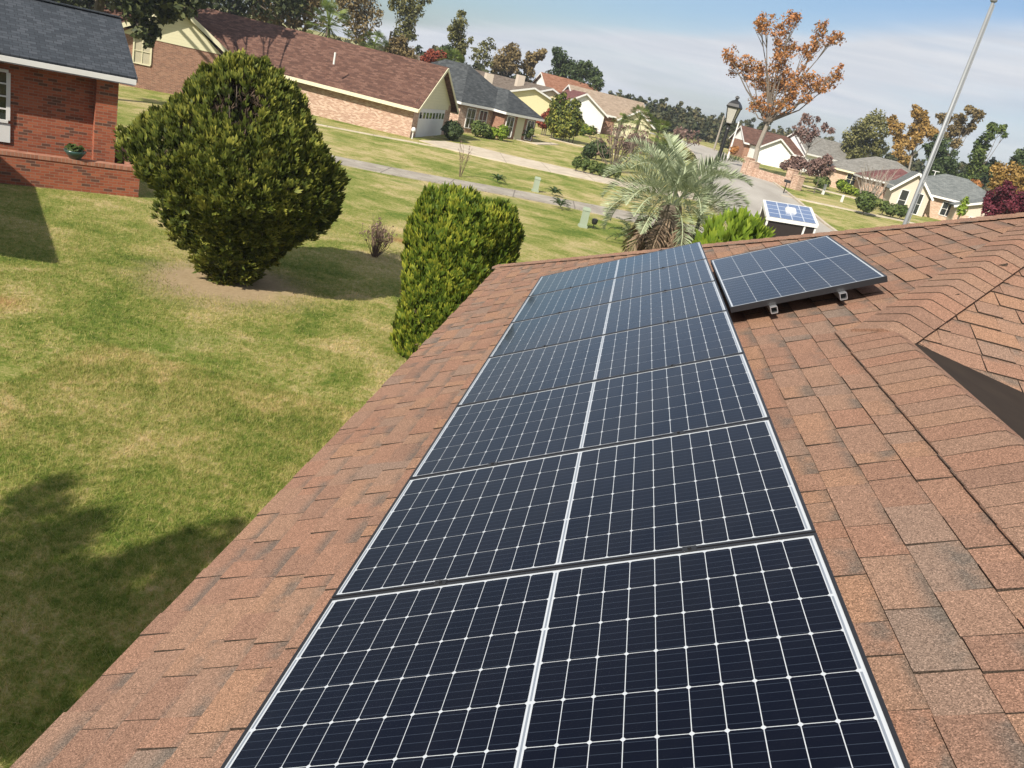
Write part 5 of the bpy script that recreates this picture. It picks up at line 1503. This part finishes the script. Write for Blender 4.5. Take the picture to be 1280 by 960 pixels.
shrub('shrub', 'low patchy green shrub right of the arched doorway', (647, 174), None, [(642, 168, 7, 6), (654, 167, 7, 6), (662, 165, 6, 7)], 'green', 1100, 5)
shrub('arborvitae_cluster', 'tall dense arborvitae clump beside the orange red bush', (706, 177), None, [(698, 132, 12, 16), (697, 150, 15, 18), (712, 140, 13, 18), (716, 155, 13, 16), (704, 162, 20, 10), (722, 152, 6, 12)], 'arb', 6000, 6)
shrub('red_shrub', 'orange red bush against the tall arborvitae clump', (683, 170), None, [(684, 148, 9, 9), (680, 154, 8, 7), (688, 140, 6, 6)], 'red', 1300, 7)
shrub('red_shrub', 'small crimson bush by the white gable with maroon slope', (736, 158), None, [(736, 147, 8, 8), (741, 152, 6, 6)], 'red', 800, 8)
shrub('clipped_hedge', 'yellow green box hedge below the crimson bush', (736, 171), None, [(731, 161, 7, 6), (739, 163, 8, 6), (728, 164, 6, 5)], 'arb_gold', 1100, 9)
shrub('shrub', 'upright dark shrub right of the crimson bush', (748, 158), None, [(748, 148, 5, 9)], 'dark_green', 500, 10)
shrub('clipped_hedge', 'long dark clipped hedge at the street end of the pale driveway', (745, 220), None, [(722, 203, 6, 8), (732, 205, 7, 8), (742, 208, 7, 8), (752, 211, 7, 8), (762, 213, 7, 8), (771, 215, 6, 8)], 'green', 3600, 11)
shrub('shrub', 'dark spreading shrub palm behind the long clipped hedge', (744, 200), None, [(738, 188, 10, 9), (748, 184, 11, 10), (756, 190, 9, 8), (732, 192, 6, 5)], 'dark_green', 2200, 12)
shrub('shrub', 'grey brown twiggy shrub in the bed up the street', (795, 188), None, [(795, 175, 12, 8), (808, 180, 10, 8), (785, 180, 8, 6)], 'pinkbrown', 1100, 13)
shrub('shrub', 'dark green shrub mound below the fan palm cluster', (822, 194), None, [(826, 184, 11, 8), (838, 180, 10, 9), (812, 188, 8, 6)], 'green', 1400, 14)
shrub('shrub', 'olive mound at the near end of the fan palm bed', (856, 200), None, [(862, 196, 9, 6), (850, 192, 8, 7)], 'olive', 900, 15)
shrub('topiary_ball', 'round clipped topiary on a short stem by the pavement', (1083, 270), None, [(1084, 252, 13.5, 12)], 'green', 2000, 16)
shrub('clipped_shrub', 'low round clipped shrub behind the white path', (1028, 236), None, [(1028, 227, 10, 7.5)], 'green', 1100, 17)
shrub('clipped_hedge', 'clipped hedge left of the flagpole foot', (1118, 273), None, [(1106, 258, 7, 6.5), (1116, 262, 8, 7), (1128, 264, 7, 7)], 'green', 1600, 18)
shrub('clipped_hedge', 'clipped double hedge right of the flagpole foot', (1158, 270), None, [(1150, 258, 9, 8), (1166, 262, 9, 8), (1158, 257, 7, 6)], 'green', 1600, 19)
shrub('shrub', 'pale yellow green shrub mound before the maroon roof', (1064, 244), None, [(1052, 230, 7, 6), (1060, 236, 9, 6), (1072, 240, 6, 4)], 'lime', 1000, 20)
shrub('shrub', 'thin light green shrub at the tan gable wall', (1203, 272), 76, [(1203, 262, 6, 9), (1206, 252, 4, 6)], 'lime', 350, 21)
shrub('orange_shrub', 'small orange yellow shrub at the far bend by the white column', (917, 193), 112, [(917, 188, 4.5, 4.5), (920, 186, 3, 3)], 'orange', 400, 23)
shrub('orange_shrub', 'small orange shrub beside the chimney of the porch gable house', (1222, 238), 100, [(1221, 231, 6, 5), (1216, 228, 4, 4)], 'orange', 400, 22)

# the wood along the skyline
q = np.random.default_rng(99); E1_ = []
def skyline(x0, x1, y0, y1, D0, D1, n, lo=.8):
    for i in range(n):
        x = x0 + (x1 - x0) * (i + q.random()) / n; u = (x - x0) / (x1 - x0); D = q.uniform(D0, D1)
        top = AT(x, y0 + (y1 - y0) * u + q.normal() * 4.5, D); P = FOOT(x, 200, D); H = max(3., top[2] - P[2]); r = H * q.uniform(.16, .28)
        for k in range(7):
            zz = P[2] + H * (1 - .8 * (k / 7) ** 1.0); rr = r * (.35 + .75 * k / 7)
            E1_.append((P[0] + q.normal() * r * .35, P[1] + q.normal() * r * .35, zz - rr * .5, rr, rr, rr * .9))
skyline(745, 945, 110, 158, 170, 260, 60); skyline(940, 1090, 152, 190, 180, 270, 44); skyline(1085, 1300, 190, 222, 150, 210, 46); skyline(560, 760, 86, 122, 160, 230, 34); skyline(430, 640, 44, 88, 115, 160, 26); skyline(-80, 560, 0, 60, 130, 200, 60)
V, T = leaf_cloud(q, E1_, 100000, .46, .5, .6, .3, .5)
wood = quads('woodland', V, leaf_mat('mixed woodland leaf', (.022, .03, .014), (.06, .07, .03), (.15, .125, .06)), T); stuff(wood)

# trees behind the lens on the left, whose shade lies on the lawn
def shade_tree(label, S, seed, hts):
    """S: shaded spots on the lawn with radii; crown masses stand up the sun's ray from each"""
    q_ = np.random.default_rng(seed); E = []; pts = []
    for (x, y, r_), h in zip(S, hts):
        G_ = np.array([x, y, gz(x, y)]); p = G_ - np.array(LDIR) * (h / math.sin(SUN_EL)); pts.append((p, r_)); E.append((*p, r_ * .5, r_ * .5, r_ * .45)); E += sub_clumps(q_, (*p, r_, r_, r_ * .9), 6, (.18, .36), .9)
    c = np.mean([p for p, _ in pts], 0); P = np.array([c[0] - 1.2, c[1] - 1.5, gz(c[0], c[1])])
    t = thing('broadleaf_tree', label, 'tree', P)
    V, T = leaf_cloud(q_, E, 6500, .08, .5, .55, .4); quads('crown', V, M['oak'], T, t)
    mb = MB(); top = np.array([P[0] * .6 + c[0] * .4, P[1] * .6 + c[1] * .4, P[2] + (c[2] - P[2]) * .6]); mb.tube([P - np.array([0, 0, .2]), P + np.array([0, 0, .3]), top], [.34, .25, .18], 9)
    for p, r_ in pts: mb.tube([top, top * .5 + p * .5 + np.array([0, 0, -.2]), p], [.13, .08, .03], 6)
    mb.build('trunk', M['bark'], t)
S = [(*G(*p)[:2], r_) for p, r_ in (((215, 690), .55), ((250, 680), .4), ((60, 680), .75), ((120, 730), .7), ((20, 760), .9), ((60, 830), .75), ((140, 790), .5), ((5, 900), .8), ((30, 640), .35), ((-60, 700), 1.2), ((-60, 850), 1.2), ((190, 745), .5), ((110, 660), .3), ((75, 905), .35))]
#
shade_tree('leafy tree outside the view whose shadow falls on the near lawn', S, 12, [q.uniform(6.0, 8.5) for _ in S])

# ================================================================== THE AIR
mb = MB()
mb.box((0, 190, 24.), (760, 520, 62.))
hz = mb.build('haze', plain('haze', (.5, .5, .5)))
hm = bpy.data.materials.new('thin haze'); hm.use_nodes = True; hm.node_tree.nodes.clear()
pv_ = hm.node_tree.nodes.new('ShaderNodeVolumePrincipled'); ho = hm.node_tree.nodes.new('ShaderNodeOutputMaterial')
pv_.inputs['Color'].default_value = (.80, .87, .97, 1); pv_.inputs['Density'].default_value = .0004; pv_.inputs['Anisotropy'].default_value = .2
hm.node_tree.links.new(pv_.outputs[0], ho.inputs['Volume'])
hz.data.materials.clear(); hz.data.materials.append(hm); stuff(hz)
for o in bpy.data.objects:
    if '_o' in o: del o['_o']
